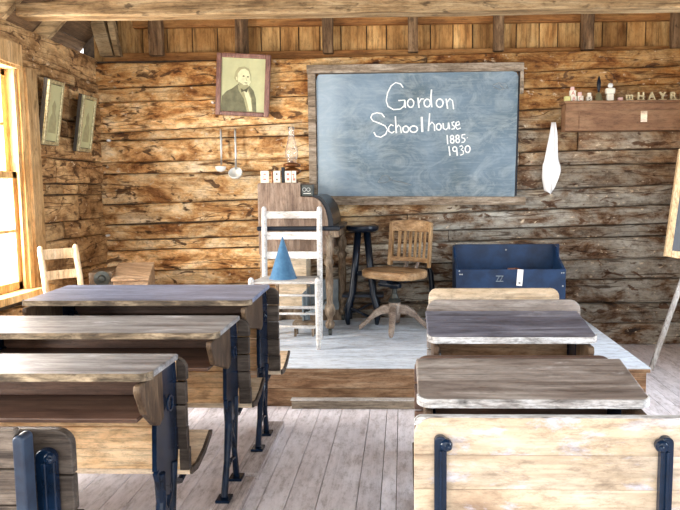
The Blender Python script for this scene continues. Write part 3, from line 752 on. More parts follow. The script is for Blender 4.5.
for (x, y, rad, z0) in ((-.545, YO0 + .02, .030, PZ + .055), (-.50, YO1 - .06, .034, PZ + .055), (-1.035, YO0 + .03, .024, PZ), (-1.035, YO1 - .06, .024, PZ)):
    mb = turned_leg(x, y, z0, 1.0 if x > -.6 else .86, rad); lg = mb.build('turned_leg', 'turned', r, smooth=True)
    if x > -.6:
        mb = MB(); mb.tube([(x - .01, y, PZ + .028), (x + .012, y, PZ + .028)], .027, 14); mb.tube([(x, y, PZ + .03), (x, y, PZ + .07)], .012, 8)
        mb.build('caster', 'darktin', lg)
mb = MB(); mb.box(-.98, -.76, 5.30, 5.58, .40, .86, .3); mb.build('lower_case', 'slattan', r, bevel=.004)
for i in range(2):
    mb = MB(); y0 = 5.08 + i * .2
    T = Matrix.Translation((-.665, y0, .43)) @ Matrix.Rotation(R(-20), 4, 'Y')
    mb.box(-.11, .11, -.08, .08, -.01, .01, .5, 0, T)
    for j in range(6): mb.box(-.10 + j * .036, -.09 + j * .036, -.078, .078, .01, .016, .9, 0, T)
    mb.box(-.755, -.745, y0 - .08, y0 + .08, .30, .56, .5)
    mb.build('pedal', 'grey', r)
mb = MB(); mb.box(-.76, -.53, 5.50, 5.56, .35, .60, .5); mb.build('pedal_backing', 'grey', r)
mb = MB(); mb.box(-.76, -.50, 5.56, 5.60, .25, .5, .5); mb.box(-1.04, -.49, 5.585, 5.61, .25, .38, .5); mb.build('stretcher', 'turned', r)
# footstool
r = thing('footstool', 'tiny brown wooden footstool on the platform under the white chair', 'footstool', (-.735, 5.0, PZ))
mb = MB(); mb.box(-.82, -.65, 4.93, 5.05, PZ + .085, PZ + .105); mb.build('stool_top', 'turned', r, bevel=.003)
for s in (-.80, -.67):
    mb = MB(); mb.prism([(4.935, PZ + .001), (4.965, PZ + .001), (4.975, PZ + .04), (5.005, PZ + .04), (5.015, PZ + .001), (5.045, PZ + .001), (5.04, PZ + .085), (4.94, PZ + .085)], 'x', s - .008, s + .008); mb.build('leg', 'turned', r)

# things on the organ top
TZ = 1.386
lamp = thing('oil_lamp', 'glass oil lamp with tall clear chimney on the organ top', 'oil lamp', (-.83, 5.12, TZ))
c = (-.83, 5.12, TZ)
mb = MB(); mb.lathe([(.0, 0), (.045, 0), (.043, .012), (.018, .028), (.014, .045), (.02, .05)], c, 24, .5); mb.build('base', 'brass', lamp, smooth=True)
mb = MB(); mb.lathe([(.018, .05), (.05, .065), (.068, .085), (.060, .10), (.025, .112), (.02, .118)], c, 24, .5); mb.build('oil_font', 'brass', lamp, smooth=True)
mb = MB(); mb.lathe([(.02, .115), (.055, .12), (.066, .128), (.064, .14), (.034, .15), (.012, .155), (.010, .165)], c, 20, .5); mb.build('burner', 'brass', lamp, smooth=True)
mb = MB(); mb.lathe([(.030, .14), (.032, .16), (.046, .20), (.048, .235), (.036, .28), (.024, .33), (.021, .38), (.024, .415), (.0225, .415), (.0195, .38), (.0225, .33), (.0345, .28), (.0465, .235), (.0445, .20), (.0305, .16), (.0285, .14)], c, 28, .5, cap=False)
mb.build('glass_chimney', 'glass', lamp, smooth=True)
def tile(x0, x1, y, z0, z1, marks, label, d=.02):
    t_ = thing('picture_tile', label, 'tile', ((x0 + x1) / 2, y + d / 2, z0), 0, 'picture tiles standing on the organ')
    mb = MB(); mb.box(x0, x1, y, y + d, z0, z1, .5); mb.build('tile_body', 'cream', t_, bevel=.002)
    mb = MB()
    for (u, v_, w, h_) in marks:
        mb.box(x0 + (x1 - x0) * (u - w / 2), x0 + (x1 - x0) * (u + w / 2), y - .0015, y, z0 + (z1 - z0) * (v_ - h_ / 2), z0 + (z1 - z0) * (v_ + h_ / 2), .5)
    mb.build('printed_marks', 'ink2' if 'black' in label else 'red', t_)
tile(-1.045, -.985, 5.01, TZ, TZ + .088, [(.5, .72, .3, .12), (.5, .3, .35, .12), (.35, .5, .1, .1)], 'leftmost white tile with small red marks standing on the organ')
tile(-.95, -.90, 5.01, TZ, TZ + .088, [(.5, .72, .2, .16), (.5, .28, .22, .14)], 'white tile with black marks standing left of the lamp')
tile(-.865, -.82, 5.01, TZ, TZ + .086, [(.5, .72, .4, .18), (.5, .3, .4, .2)], 'white tile with red marks directly before the oil lamp')
tile(-.815, -.784, 5.01, TZ, TZ + .086, [(.4, .7, .5, .14), (.55, .28, .5, .2), (.5, .5, .2, .2)], 'white tile with red marks standing at the right of the others on the organ')
mb = MB(); mb.box(-.895, -.872, 5.03, 5.06, TZ, TZ + .115); o = mb.build('dark_bar', 'black', bevel=.003); tag(o, 'small upright black box between the white tiles on the organ', 'box')
mb = MB(); mb.box(-.968, -.956, 5.02, 5.04, TZ, TZ + .085); o = mb.build('wooden_peg', 'brass', bevel=.003); tag(o, 'thin brown peg between the two leftmost tiles on the organ', 'peg')
r = thing('small_tin', 'small dark tin with pale ring emblem on the stepped organ shoulder', 'tin', (-.70, 5.01, 1.286))
mb = MB(); mb.box(-.742, -.655, 4.975, 5.05, 1.287, 1.372); mb.build('tin_body', 'darktin', r, bevel=.004)
mb = MB()
for dx in (-.018, .012): mb.tube([(-.70 + dx + .013 * math.cos(q), 4.972, 1.335 + .013 * math.sin(q)) for q in [i * PI / 6 for i in range(13)]], .0022, 6)
mb.box(-.725, -.67, 4.972, 4.975, 1.305, 1.309)
mb.build('emblem', 'tin', r)

# ------------------------------------------------------------------ tall dark stand
r = thing('tall_stool', 'tall dark round topped stool with splayed legs between organ and swivel chair', 'stool', (-.322, 5.42, PZ))
mb = MB(); mb.lathe([(0, 0), (.10, 0), (.125, .012), (.132, .03), (.128, .05), (.10, .052), (0, .053)], (-.322, 5.42, .995), 28, .5); mb.build('seat', 'black', r, smooth=False, bevel=.003)
for i in range(4):
    q = R(45 + 90 * i); cx, cy = math.cos(q), math.sin(q)
    mb = MB(); mb.tube([(-.322 + .05 * cx, 5.42 + .05 * cy, 1.0), (-.322 + .085 * cx, 5.42 + .085 * cy, .72), (-.322 + .12 * cx, 5.42 + .12 * cy, .50), (-.322 + .16 * cx, 5.42 + .16 * cy, .40), (-.322 + .17 * cx, 5.42 + .17 * cy, .32), (-.322 + .16 * cx, 5.42 + .16 * cy, PZ + .016)], [.026, .025, .024, .026, .024, .016], 8)
    mb.build('leg', 'black', r, smooth=True)
mb = MB()
mb.box(-.485, -.155, 5.34, 5.50, .475, .50); mb.build('shelf', 'black', r, bevel=.006)
for yy in (5.36, 5.48):
    mb = MB(); mb.tube([(-.322 - .07, yy, .66), (-.322 + .07, yy, .66)], .012); mb.build('rung', 'black', r, smooth=True)
mb = MB()
mb.tube([(-.322 + .15 * math.cos(a), 5.42 + .15 * math.sin(a), .36 + .04 * math.sin(2 * a)) for a in [i * PI / 12 for i in range(25)]], .010)
mb.build('ring_brace', 'black', r, smooth=True)
# two dark upright rods leaning by organ keyboard
# ------------------------------------------------------------------ swivel chair (local, facing -y)
r = thing('swivel_chair', 'old oak swivel chair with slatted back on a four legged pedestal', 'swivel chair', (-.065, 5.12, PZ - .008), R(-36))
mb = MB(); pts = []
for i in range(32):
    q = 2 * PI * i / 32; c_, s_ = math.cos(q), math.sin(q); e = .62
    pts.append((.245 * math.copysign(abs(c_) ** e, c_), .175 * math.copysign(abs(s_) ** e, s_)))
n = len(pts)
vs = [(p[0] * .96, p[1] * .96, .425) for p in pts] + [(p[0], p[1], .44) for p in pts] + [(p[0], p[1], .475) for p in pts] + [(p[0] * .95, p[1] * .95, .485) for p in pts] + [(p[0] * .7, p[1] * .7, .472) for p in pts] + [(0, 0, .468)]
fs = [tuple(range(n - 1, -1, -1))]
for k_ in range(4): fs += [(k_ * n + i, k_ * n + (i + 1) % n, (k_ + 1) * n + (i + 1) % n, (k_ + 1) * n + i) for i in range(n)]
fs += [(4 * n + i, 4 * n + (i + 1) % n, 5 * n) for i in range(n)]
mb.add(vs, fs, .5); mb.build('seat', 'oakx', r, world=False, smooth=True)
def bp(u, z):   # curved leaning back surface
    return (u, .20 + .10 * (z - .5) - .9 * u * u * 1.2 + .03, z)
def curved_bar(mb, u0, u1, z0, z1, th, k=10, up=0.0, tone=None):
    vs = []
    for i in range(k + 1):
        u = u0 + (u1 - u0) * i / k; a = up * math.sin(PI * i / k)
        for (dz, dy) in ((z0, -th / 2), (z0, th / 2), (z1 + a, th / 2), (z1 + a, -th / 2)):
            p = bp(u, dz); vs.append((p[0], p[1] + dy, dz))
    mb.add(vs, [(0, 1, 2, 3), (4 * k + 3, 4 * k + 2, 4 * k + 1, 4 * k)] + [(4 * i + a, 4 * i + (a + 1) % 4, 4 * i + 4 + (a + 1) % 4, 4 * i + 4 + a) for i in range(k) for a in range(4)], tone)
mb = MB(); curved_bar(mb, -.185, .185, .76, .84, .026, up=.012); tr_ = mb.build('top_rail', 'oakx', r, world=False, bevel=.006)
mb = MB(); curved_bar(mb, -.185, .185, .525, .56, .022); mb.build('lower_rail', 'oakx', r, world=False, bevel=.004)
for s in (-1, 1):
    mb = MB(); curved_bar(mb, s * .17, s * .20, .49, .835, .030, 1); mb.build('back_stile', 'oak', r, world=False, bevel=.006)
for i in range(6):
    u = -.12 + .048 * i; mb = MB(); curved_bar(mb, u - .012, u + .012, .555, .765, .012, 1); mb.build('back_slat', 'oak', r, world=False, bevel=.003)
mb = MB(); mb.bar((-.05, .17, .39), (-.05, .27, .58), .03, .012, up=(1, 0, 0)); mb.bar((.05, .17, .39), (.05, .27, .58), .03, .012, up=(1, 0, 0)); mb.build('back_support', 'oakgrey', r, world=False)
mb = MB(); mb.box(-.12, .12, -.03, .03, .395, .424); mb.box(-.03, .03, -.14, .19, .395, .42); mb.tube([(-.10, -.06, .375), (.10, -.06, .375)], .018); mb.lathe([(.035, .34), (.05, .36), (.05, .385), (.03, .40)], n=14)
mb.build('tilt_mechanism', 'black', r, world=False, bevel=.003)
mb = MB(); mb.lathe([(.018, .24), (.018, .35)] , n=12); mb.lathe([(.045, .235), (.05, .25), (.032, .27), (.022, .30)], n=16); mb.build('screw_column', 'darktin', r, world=False)
mb = MB(); mb.lathe([(0, .10), (.035, .10), (.045, .13), (.05, .2), (.045, .235), (0, .24)], n=16, tone=.5); mb.build('hub', 'oakgrey', r, world=False, smooth=True)
for i in range(4):
    q = R(-36 + 90 * i + 45 + 22); mb = MB()
    path = [(.03, .185), (.09, .178), (.15, .145), (.20, .095), (.245, .055), (.275, .030)]
    wd = [.055, .055, .05, .045, .04, .03]; hh = [.075, .070, .06, .05, .045, .045]
    vs = []
    for (d, z), w, h_ in zip(path, wd, hh):
        for (a, b_) in ((-1, -1), (1, -1), (1, 1), (-1, 1)):
            vs.append((d * math.cos(q) - a * w / 2 * math.sin(q), d * math.sin(q) + a * w / 2 * math.cos(q), max(.010, z + b_ * h_ / 2)))
    k = len(path) - 1
    mb.add(vs, [(0, 1, 2, 3), (4 * k + 3, 4 * k + 2, 4 * k + 1, 4 * k)] + [(4 * i_ + a, 4 * i_ + (a + 1) % 4, 4 * i_ + 4 + (a + 1) % 4, 4 * i_ + 4 + a) for i_ in range(k) for a in range(4)])
    mb.build('pedestal_leg', 'oakgrey', r, world=False, bevel=.012, seg=3)

# ------------------------------------------------------------------ blue chest
r = thing('blue_bin', 'dark blue painted wooden bin with high sloping back by the log wall', 'bin', (.82, 5.3, PZ))
bx0, bx1, by0, by1 = .400, 1.222, 5.10, 5.50
mb = MB(); mb.box(bx0, bx1, by0, by0 + .018, PZ + .001, .728); mb.build('front_panel', 'blue', r, bevel=.003)
mb = MB(); mb.add([(bx0 + .02, by0 + .02, .66), (bx1 - .02, by0 + .02, .66), (bx1 - .04, by1 - .02, .64), (bx0 + .04, by1 - .02, .64), (bx0 + .02, by0 + .02, .675), (bx1 - .02, by0 + .02, .675), (bx1 - .04, by1 - .02, .655), (bx0 + .04, by1 - .02, .655)], [(0, 3, 2, 1), (4, 5, 6, 7), (0, 1, 5, 4), (1, 2, 6, 5), (2, 3, 7, 6), (3, 0, 4, 7)])
mb.build('tray_bottom', 'blue', r)
mb = MB(); mb.box(bx0 + .02, bx1 + .035, by1 - .018, by1, PZ + .001, .885); mb.build('back_panel', 'blue', r, bevel=.003)
for x in (bx0, bx1 - .018):
    mb = MB(); mb.prism([(by0 + .018, PZ + .001), (by1 - .018, PZ + .001), (by1 - .018, .882), (by1 - .10, .87), (by1 - .17, .80), (by0 + .06, .745), (by0 + .018, .728)], 'x', x, x + .018); mb.build('side_panel', 'blue', r, bevel=.003)
mb = MB()
for p in ((.43, .69), (.445, .69), (1.19, .70), (1.205, .70), (.425, .715), (1.20, .60)): mb.lathe([(0, 0), (.006, 0), (.005, .003), (0, .004)], (p[0], by0, p[1]), 8, .5, 0, Matrix.Rotation(R(90), 4, 'X'))
mb.lathe([(0, 0), (.007, 0), (.006, .003), (0, .004)], (.83, by1 - .018, .84), 8, .5, 0, Matrix.Rotation(R(90), 4, 'X'))
mb.build('nail_heads', 'tin', r)
mb = MB(); mb.box(.70, .755, by0 - .002, by0, .635, .640); mb.box(.70, .755, by0 - .002, by0, .675, .68); mb.bar((.705, by0 - .001, .638), (.725, by0 - .001, .677), .004, .003); mb.bar((.73, by0 - .001, .638), (.75, by0 - .001, .677), .004, .003)
mb.build('faded_marking', 'grey', r)
mb = MB(); T = Matrix.Translation((.878, by0 - .003, .665)) @ Matrix.Rotation(R(4), 4, 'Y')
mb.box(-.022, .022, -.003, 0, -.062, .062, .5, 0, T); mb.box(-.008, .008, -.005, -.003, -.045, -.035, .5, 1, T)
o = mb.build('paper_tag', ['cloth', 'ink2'], bevel=.001); tag(o, 'narrow white tag hanging on the front of the blue bin', 'tag')
mb = MB(); mb.box(.79, .845, by0 - .001, by0 + .03, .7285, .735); mb.tube([(.845, by0 + .01, .737), (.88, by0 - .004, .728)], .004); o = mb.build('bin_latch', 'brass'); o.parent = r; o.matrix_parent_inverse = r.matrix_basis.inverted()
# dark iron thing left of the bin
mb = MB(); mb.tube([(.26, 5.5, PZ + .01), (.245, 5.5, .45), (.225, 5.5, .66), (.20, 5.5, .72), (.215, 5.5, .76)], [.03, .026, .02, .016, .01], 10)
mb.lathe([(0, 0), (.09, 0), (.08, .02), (.03, .05), (0, .05)], (.26, 5.5, PZ), 16)
o = mb.build('iron_stand', 'black', smooth=True); tag(o, 'small dark stand on the platform just left of the blue bin', 'stand')

# ------------------------------------------------------------------ desk box at left corner
r = thing('lidded_desk', 'brown wooden desk with slanting lid in the far left corner', 'desk', (-2.22, 5.15, 0))
T = Matrix.Translation((-2.02, 5.14, 0)) @ Matrix.Rotation(R(12), 4, 'Z')
mb = MB()
def tadd(mb, **k): pass
m0 = MB(); m0.prism([(-.18, .60), (.16, .60), (.16, .755), (.10, .755), (-.18, .665)], 'x', -.17, .08); m0.v = [T @ v for v in m0.v]; m0.build('desk_box', 'boxwood', r, bevel=.004)
m0 = MB(); m0.add([(-.18, -.20, .668), (.09, -.20, .668), (.09, .10, .762), (-.18, .10, .762), (-.18, -.20, .683), (.09, -.20, .683), (.09, .10, .777), (-.18, .10, .777)], [(0, 3, 2, 1), (4, 5, 6, 7), (0, 1, 5, 4), (1, 2, 6, 5), (2, 3, 7, 6), (3, 0, 4, 7)], .8)
m0.v = [T @ v for v in m0.v]; m0.build('lid', 'boxwood', r, bevel=.004)
m0 = MB(); m0.box(-.34, -.175, -.17, .16, .58, .735, .2); m0.v = [T @ v for v in m0.v]; m0.build('side_case', 'turned', r, bevel=.004)
m0 = MB(); m0.lathe([(0, 0), (.055, 0), (.058, .012), (.03, .016), (.02, .028), (0, .03)], (-.245, -.172, .69), 20, .5, 0, Matrix.Rotation(R(90), 4, 'X')); m0.v = [T @ v for v in m0.v]; m0.build('round_hinge', 'darktin', r)
for x in (-.30, .05):
    for y in (-.13, .12):
        m0 = MB(); m0.box(x - .02, x + .02, y - .02, y + .02, .001, .60); m0.v = [T @ v for v in m0.v]; m0.build('leg', 'boxwood', r)

# ------------------------------------------------------------------ chalkboard
YS = 5.69
r = thing('chalkboard', 'large slate chalkboard with chalk writing hung on the log wall in a rough wood frame', 'chalkboard', (.13, YS, 1.25))
mb = MB()
bb = [(-.705, 1.275), (.925, 1.262), (.945, 2.235), (.93, 2.268), (.90, 2.278), (-.68, 2.272), (-.695, 2.26), (-.705, 2.22)]
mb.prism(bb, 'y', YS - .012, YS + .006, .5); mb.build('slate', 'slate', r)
mb = MB(); mb.prism([(-.775, 1.20), (-.712, 1.20), (-.712, 2.30), (-.775, 2.30)], 'y', YS - .03, YS + .02); mb.build('left_stile', 'slateframe', r, bevel=.004)
mb = MB(); mb.prism([(-.78, 2.278), (.985, 2.278), (.985, 2.345), (-.78, 2.345)], 'y', YS - .045, YS + .02); mb.build('top_rail', 'slateframe', r, bevel=.004)
mb = MB(); mb.prism([(-.72, 1.205), (1.01, 1.195), (1.01, 1.262), (-.72, 1.278)], 'y', YS - .055, YS + .02); mb.build('chalk_ledge', 'slateframe', r, bevel=.004)
mb = MB(); mb.prism([(.958, 2.10), (.985, 2.10), (.985, 2.278), (.958, 2.278)], 'y', YS - .04, YS + .02); mb.build('corner_strip', 'slateframe', r, bevel=.004)
mb = MB(); mb.prism([(.932, 1.27), (.945, 1.27), (.96, 2.278), (.948, 2.278)], 'y', YS + .0, YS + .02, .1); mb.build('dark_gap_strip', 'black', r)  # black strip put in for the dark gap right of the slate, not a stile
def circ(cx, cy, rx, ry, a0=0, a1=360, n=14): return [(cx + rx * math.cos(R(a0 + (a1 - a0) * i / n)), cy - ry * math.sin(R(a0 + (a1 - a0) * i / n))) for i in range(n + 1)]
st = [
 [(235, 62), (224, 46), (202, 40), (182, 54), (166, 85), (160, 118), (168, 143), (192, 157), (222, 155), (239, 142), (242, 116), (214, 118)], [(242, 116), (245, 150)],
 circ(268, 130, 14, 18), [(300, 106), (305, 151)], [(304, 130), (314, 112), (326, 112)],
 circ(341, 130, 14, 17), [(360, 72), (357, 108), (362, 149)], circ(396, 131, 15, 18), [(424, 112), (431, 156)], [(428, 128), (441, 112), (453, 122), (457, 158)],
 [(152, 190), (140, 174), (118, 170), (98, 176), (91, 190), (100, 205), (130, 216), (155, 228), (165, 244), (157, 264), (135, 277), (114, 272), (104, 255)],
 [(192, 228), (180, 222), (170, 234), (171, 252), (184, 259), (196, 252)], [(200, 186), (204, 260)], [(203, 238), (214, 224), (223, 234), (226, 260)],
 circ(246, 243, 13, 14), circ(281, 243, 17, 14), [(315, 190), (318, 256)], [(318, 190), (321, 256)], [(352, 175), (346, 252)], [(348, 228), (362, 213), (372, 224), (374, 252)],
 circ(392, 234, 11, 14), [(411, 218), (413, 242), (424, 247), (434, 238), (435, 216)], [(435, 216), (440, 245)],
 [(461, 212), (450, 216), (452, 226), (462, 233), (460, 243), (448, 245)], [(467, 230), (484, 225), (480, 211), (469, 216), (466, 234), (474, 246), (489, 240)],
 [(429, 270), (432, 311)], circ(451, 280, 7, 8), circ(452, 297, 8, 9), circ(475, 279, 7, 8), circ(476, 295, 8, 9), [(509, 268), (495, 270), (494, 283), (505, 285), (509, 293), (503, 302), (493, 303)], [(517, 282), (519, 284)],
 [(437, 319), (442, 361)], circ(463, 332, 9, 10), [(472, 332), (474, 362)], [(484, 321), (494, 317), (500, 325), (491, 335), (501, 341), (501, 354), (488, 359)], circ(520, 333, 11, 15)]
def bxy(u, v): px = 350 + u / 4.533; py = 75 + v / 4.533; return (-.765 + (px - 310) * .00841, YS - .0135, 2.345 - (py - 66.5) * .00842)
mb = MB()
for s_ in st:
    w = .0056 if s_[0][1] < 262 else .0052
    mb.tube([bxy(*p) for p in s_], [w * (1 + .15 * math.sin(i * 2.3)) for i in range(len(s_))], 6, .5)
mb.v = [Vector((v.x, YS - .0140 + (v.y - YS + .0135) * .3, v.z)) for v in mb.v]
mb.build('chalk_writing', 'chalk', r)
mb = MB()
def pxb(pts): return [(-.765 + (px - 310) * .00841, YS - .013, 2.345 - (py - 66.5) * .00842) for px, py in pts]
for s_ in ([(377, 180), (381, 174), (386, 173), (389, 178), (396, 179), (410, 183)], [(377, 180), (384, 181), (390, 177)], [(489, 88), (494, 85), (501, 86), (503, 90), (496, 92), (489, 89)], [(495, 86), (499, 91)]): mb.tube(pxb(s_), .006, 6, .5, flat=.3)
mb.v = [Vector((v.x, YS - .0138 + (v.y - YS + .013) * .3, v.z)) for v in mb.v]
mb.build('chalk_doodle', 'grey' if False else 'tin', r)

# ------------------------------------------------------------------ portrait
r = thing('framed_portrait', 'brown framed sepia portrait print of a bearded man in dark suit', 'picture', (-1.31, 5.69, 2.19))
r.matrix_basis = Matrix.Translation((-1.31, 5.675, 2.193)) @ Matrix.Rotation(R(3.4), 4, 'Y')
fw, fh = .215, .252
def bpl(pts, m, name, y, par, th=.0015):
    mb = MB(); mb.prism([(u * .178, v * .214) for u, v in pts], 'y', y - th, y, .5); return mb.build(name, m, par, world=False)
for nm, a in (('frame_side', (-fw - .008, -fw + .034, -fh, fh)), ('frame_side', (fw - .034, fw + .008, -fh, fh)), ('frame_rail', (-fw + .034, fw - .034, fh - .036, fh)), ('frame_rail', (-fw + .034, fw - .034, -fh, -fh + .036))):
    mb = MB(); mb.box(a[0], a[1], -.02, .015, a[2], a[3]); mb.build(nm, 'frame', r, world=False, bevel=.009, seg=3)
mb = MB(); mb.box(-fw + .03, fw - .03, -.002, .01, -fh + .03, fh - .03); pr = mb.build('portrait_print', 'paper', r, world=False)
def inkp(pts, m, y): return bpl(pts, m, 'print_tone', y, pr)
inkp([(-1, -1), (-.97, -.45), (-.75, -.25), (-.5, -.14), (-.32, -.02), (-.2, .06), (.05, -.15), (.3, -.02), (.5, -.2), (.62, -.5), (.66, -1)], 'ink', -.0022)
inkp([(-.25, .02), (-.1, -.05), (.1, -.2), (.25, -.12), (.42, -.5), (.5, -1), (.22, -1), (.05, -.5), (-.2, -.2)], 'inkmid', -.0034)
inkp([(.05, -.25), (.2, -.15), (.38, -.5), (.47, -.98), (.33, -.98), (.2, -.6)], 'skin', -.0048)
inkp([(-.1, -.12), (.06, -.2), (.24, -.08), (.2, -.28), (.06, -.22), (-.06, -.28)], 'inkdark', -.0060)
inkp([(-.42, .25), (-.36, .5), (-.22, .66), (.05, .70), (.26, .62), (.34, .4), (.3, .2), (-.3, .1)], 'inkmid', -.0044)
inkp([(-.25, .2), (-.26, .42), (-.12, .58), (.08, .62), (.25, .52), (.32, .34), (.33, .2), (.38, .12), (.3, .06), (.3, -.02), (.15, -.12), (-.02, -.08), (-.15, .0), (-.22, .08)], 'skin', -.0058)
inkp([(-.22, .12), (-.12, .08), (.05, .0), (.22, .03), (.28, -.04), (.14, -.15), (-.05, -.10), (-.18, .0)], 'inkmid', -.0070)
for cx_, cz_ in ((.02, .33), (.22, .31)): inkp([(cx_ - .06, cz_), (cx_, cz_ + .04), (cx_ + .06, cz_), (cx_, cz_ - .025)], 'inkdark', -.0070)
inkp([(.05, .09), (.15, .10), (.24, .08), (.15, .06)], 'inkdark', -.0074)
inkp([(.12, .32), (.15, .17), (.22, .16), (.17, .2)], 'inkmid', -.0070)
inkp([(-.34, .3), (-.28, .3), (-.26, .18), (-.31, .17)], 'skin', -.0070)
# two small frames on left wall
for i, (yc, zc, lab) in enumerate(((4.80, 1.885, 'narrow gilt frame nearer the window on the left wall'), (5.31, 1.855, 'narrow gilt frame nearer the corner on the left wall'))):
    r = thing('small_framed_picture', lab, 'picture', (XL + .10, yc, zc), 0, 'small frames on the left wall')
    T = Matrix.Translation((XL + .095, yc, zc)) @ Matrix.Rotation(R(9), 4, 'Y')
    w, h = (.105, .225) if i == 0 else (.11, .215)
    mb = MB()
    for a in ((-w, -w + .025, -h, h), (w - .025, w, -h, h), (-w + .025, w - .025, h - .025, h), (-w + .025, w - .025, -h, -h + .025)): mb.box(-.015, .014, a[0], a[1], a[2], a[3], .5, 0, T)
    mb.build('gilt_frame', 'gilt', r, bevel=.004)
    mb = MB(); mb.box(-.03, -.005, -w - .004, w + .004, -h - .004, h + .004, .5, 0, T); mb.build('back_case', 'darkframe', r)
    mb = MB(); mb.box(-.004, .004, -w + .03, w - .03, -h + .03, h - .03, .5, 0, T); pp = mb.build('aged_print', 'paper', r)
    mb = MB()
    pts = [(-.05, -.14), (.05, -.14), (.045, -.04), (.02, .0), (.026, .05), (0, .09), (-.026, .05), (-.02, .0), (-.045, -.04)]
    n = len(pts); vs = [T @ Vector((x_, p[0], p[1])) for x_ in (.004, .006) for p in pts]
    mb.add(vs, [tuple(range(n)), tuple(range(2 * n - 1, n - 1, -1))] + [(j, j + n, (j + 1) % n + n, (j + 1) % n) for j in range(n)], .5); mb.build('print_tone', 'inkmid', pp)

# ladles
def ladle(x, z0, z1, rr_, tilt, label, mname):
    r = thing('ladle', label, 'ladle', (x, 5.66, z0), 0, 'ladles hanging left of the organ')
    mb = MB(); mb.tube([(x - .004, 5.70, z1 - .005), (x, 5.665, z1), (x, 5.665, z1 - .02), (x, 5.665, (z0 + z1) / 2), (x, 5.655, z0 + rr_)], [.006, .006, .009, .009, .008], 8); mb.build('handle', 'tin', r, smooth=True)
    mb = MB(); pf = [(rr_ * math.sin(R(q)), -rr_ * math.cos(R(q))) for q in range(0, 91, 15)] + [(rr_ * .93 * math.sin(R(q)), -rr_ * .93 * math.cos(R(q))) for q in range(90, -1, -15)]
    mb.lathe([(max(a, .0005), b_) for a, b_ in pf], (x, 5.63, z0 + rr_ * .6), 22, .5, 0, Matrix.Rotation(R(tilt), 4, 'X'), cap=False); mb.build('bowl', mname, r, smooth=True)
ladle(-1.505, 1.50, 1.835, .045, -5, 'left ladle with small pale bowl hanging on a thin straight handle', 'enamel')
ladle(-1.385, 1.445, 1.835, .058, 48, 'right ladle, its larger white bowl turned to face the room', 'enamel')
for x, z, w in ((-2.47, 1.755, 'on the log wall near the left corner'), (-1.575, 2.06, 'on the log wall below left of the portrait'), (-2.515, .955, 'low in the left corner of the log wall')):
    mb = MB(); mb.lathe([(0, 0), (.012, 0), (.014, .01), (.009, .02), (.013, .03), (.010, .045), (0, .046)], (x, 5.735, z), 14, .5, 0, Matrix.Rotation(R(90), 4, 'X') @ Matrix.Scale(.8, 4, (0, 1, 0)))
    o = mb.build('porcelain_knob', 'cloth', smooth=True); tag(o, 'small white porcelain knob ' + w, 'knob', 'porcelain knobs on the back wall')

# towel
mb = MB(); rows_ = 22; cols_ = 16; vs = []
for i in range(rows_ + 1):
    v = i / rows_
    wl = .016 + .050 * min(1, v / .55) ** 1.1 + (.008 if v > .55 else 0); wr = .014 + .056 * min(1, v / .68) ** 1.2 + .006 * math.sin(v * 9)
    if v > .80: wl *= 1 - (v - .80) * 1.6; wr *= 1 - (v - .80) * 1.2
    for j in range(cols_ + 1):
        u = j / cols_; x = 1.222 + .012 * (1 - v) - wl + (wl + wr) * u
        zb = 1.865 - .585 * v
        zb += max(0, v - .5) * (.12 * max(0, .5 - u) + .50 * max(0, u - .5))
        y = 5.668 + .014 * math.sin(u * 11 + v * 2) * (.4 + v) + .006 * math.sin(u * 23 - v * 5)
        vs.append((x, y, zb))
fs = [(i * (cols_ + 1) + j, i * (cols_ + 1) + j + 1, (i + 1) * (cols_ + 1) + j + 1, (i + 1) * (cols_ + 1) + j) for i in range(rows_) for j in range(cols_)]
mb.add(vs, fs, .5); o = mb.build('hand_towel', 'cloth', smooth=True, solid=.004); tag(o, 'white towel hanging from a nail on the log wall beside the chalkboard', 'towel')

# ------------------------------------------------------------------ wall shelf with blocks
r = thing('wall_shelf', 'long brown painted box shelf mounted high on the right of the log wall', 'shelf', (1.9, 5.65, 1.8))
SY0 = 5.54; SZ = 2.018
mb = MB(); mb.box(1.298, 2.56, SY0, SY0 + .02, 1.785, SZ - .02, .5); mb.box(1.30, 1.32, SY0 + .02, 5.70, 1.785, SZ - .02, .4); mb.box(2.54, 2.56, SY0 + .02, 5.70, 1.785, SZ - .02, .4); mb.box(1.32, 2.54, SY0 + .02, 5.70, 1.785, 1.80, .4); mb.build('box_front', 'shelfbox', r, bevel=.003)
mb = MB(); mb.box(1.285, 2.57, SY0 - .025, 5.71, SZ - .02, SZ); mb.build('shelf_board', 'shelfbox', r, bevel=.004)
mb = MB(); mb.box(1.298, 2.56, SY0 - .01, SY0, SZ - .075, SZ - .02); mb.box(1.40, 1.41, SY0 - .004, SY0, 1.80, SZ - .08); mb.build('moulding', 'shelfbox', r, bevel=.003)
mb = MB(); mb.box(1.89, 1.94, SY0 - .003, SY0, 1.85, 1.935); mb.build('paint_scar', 'slattan', r)
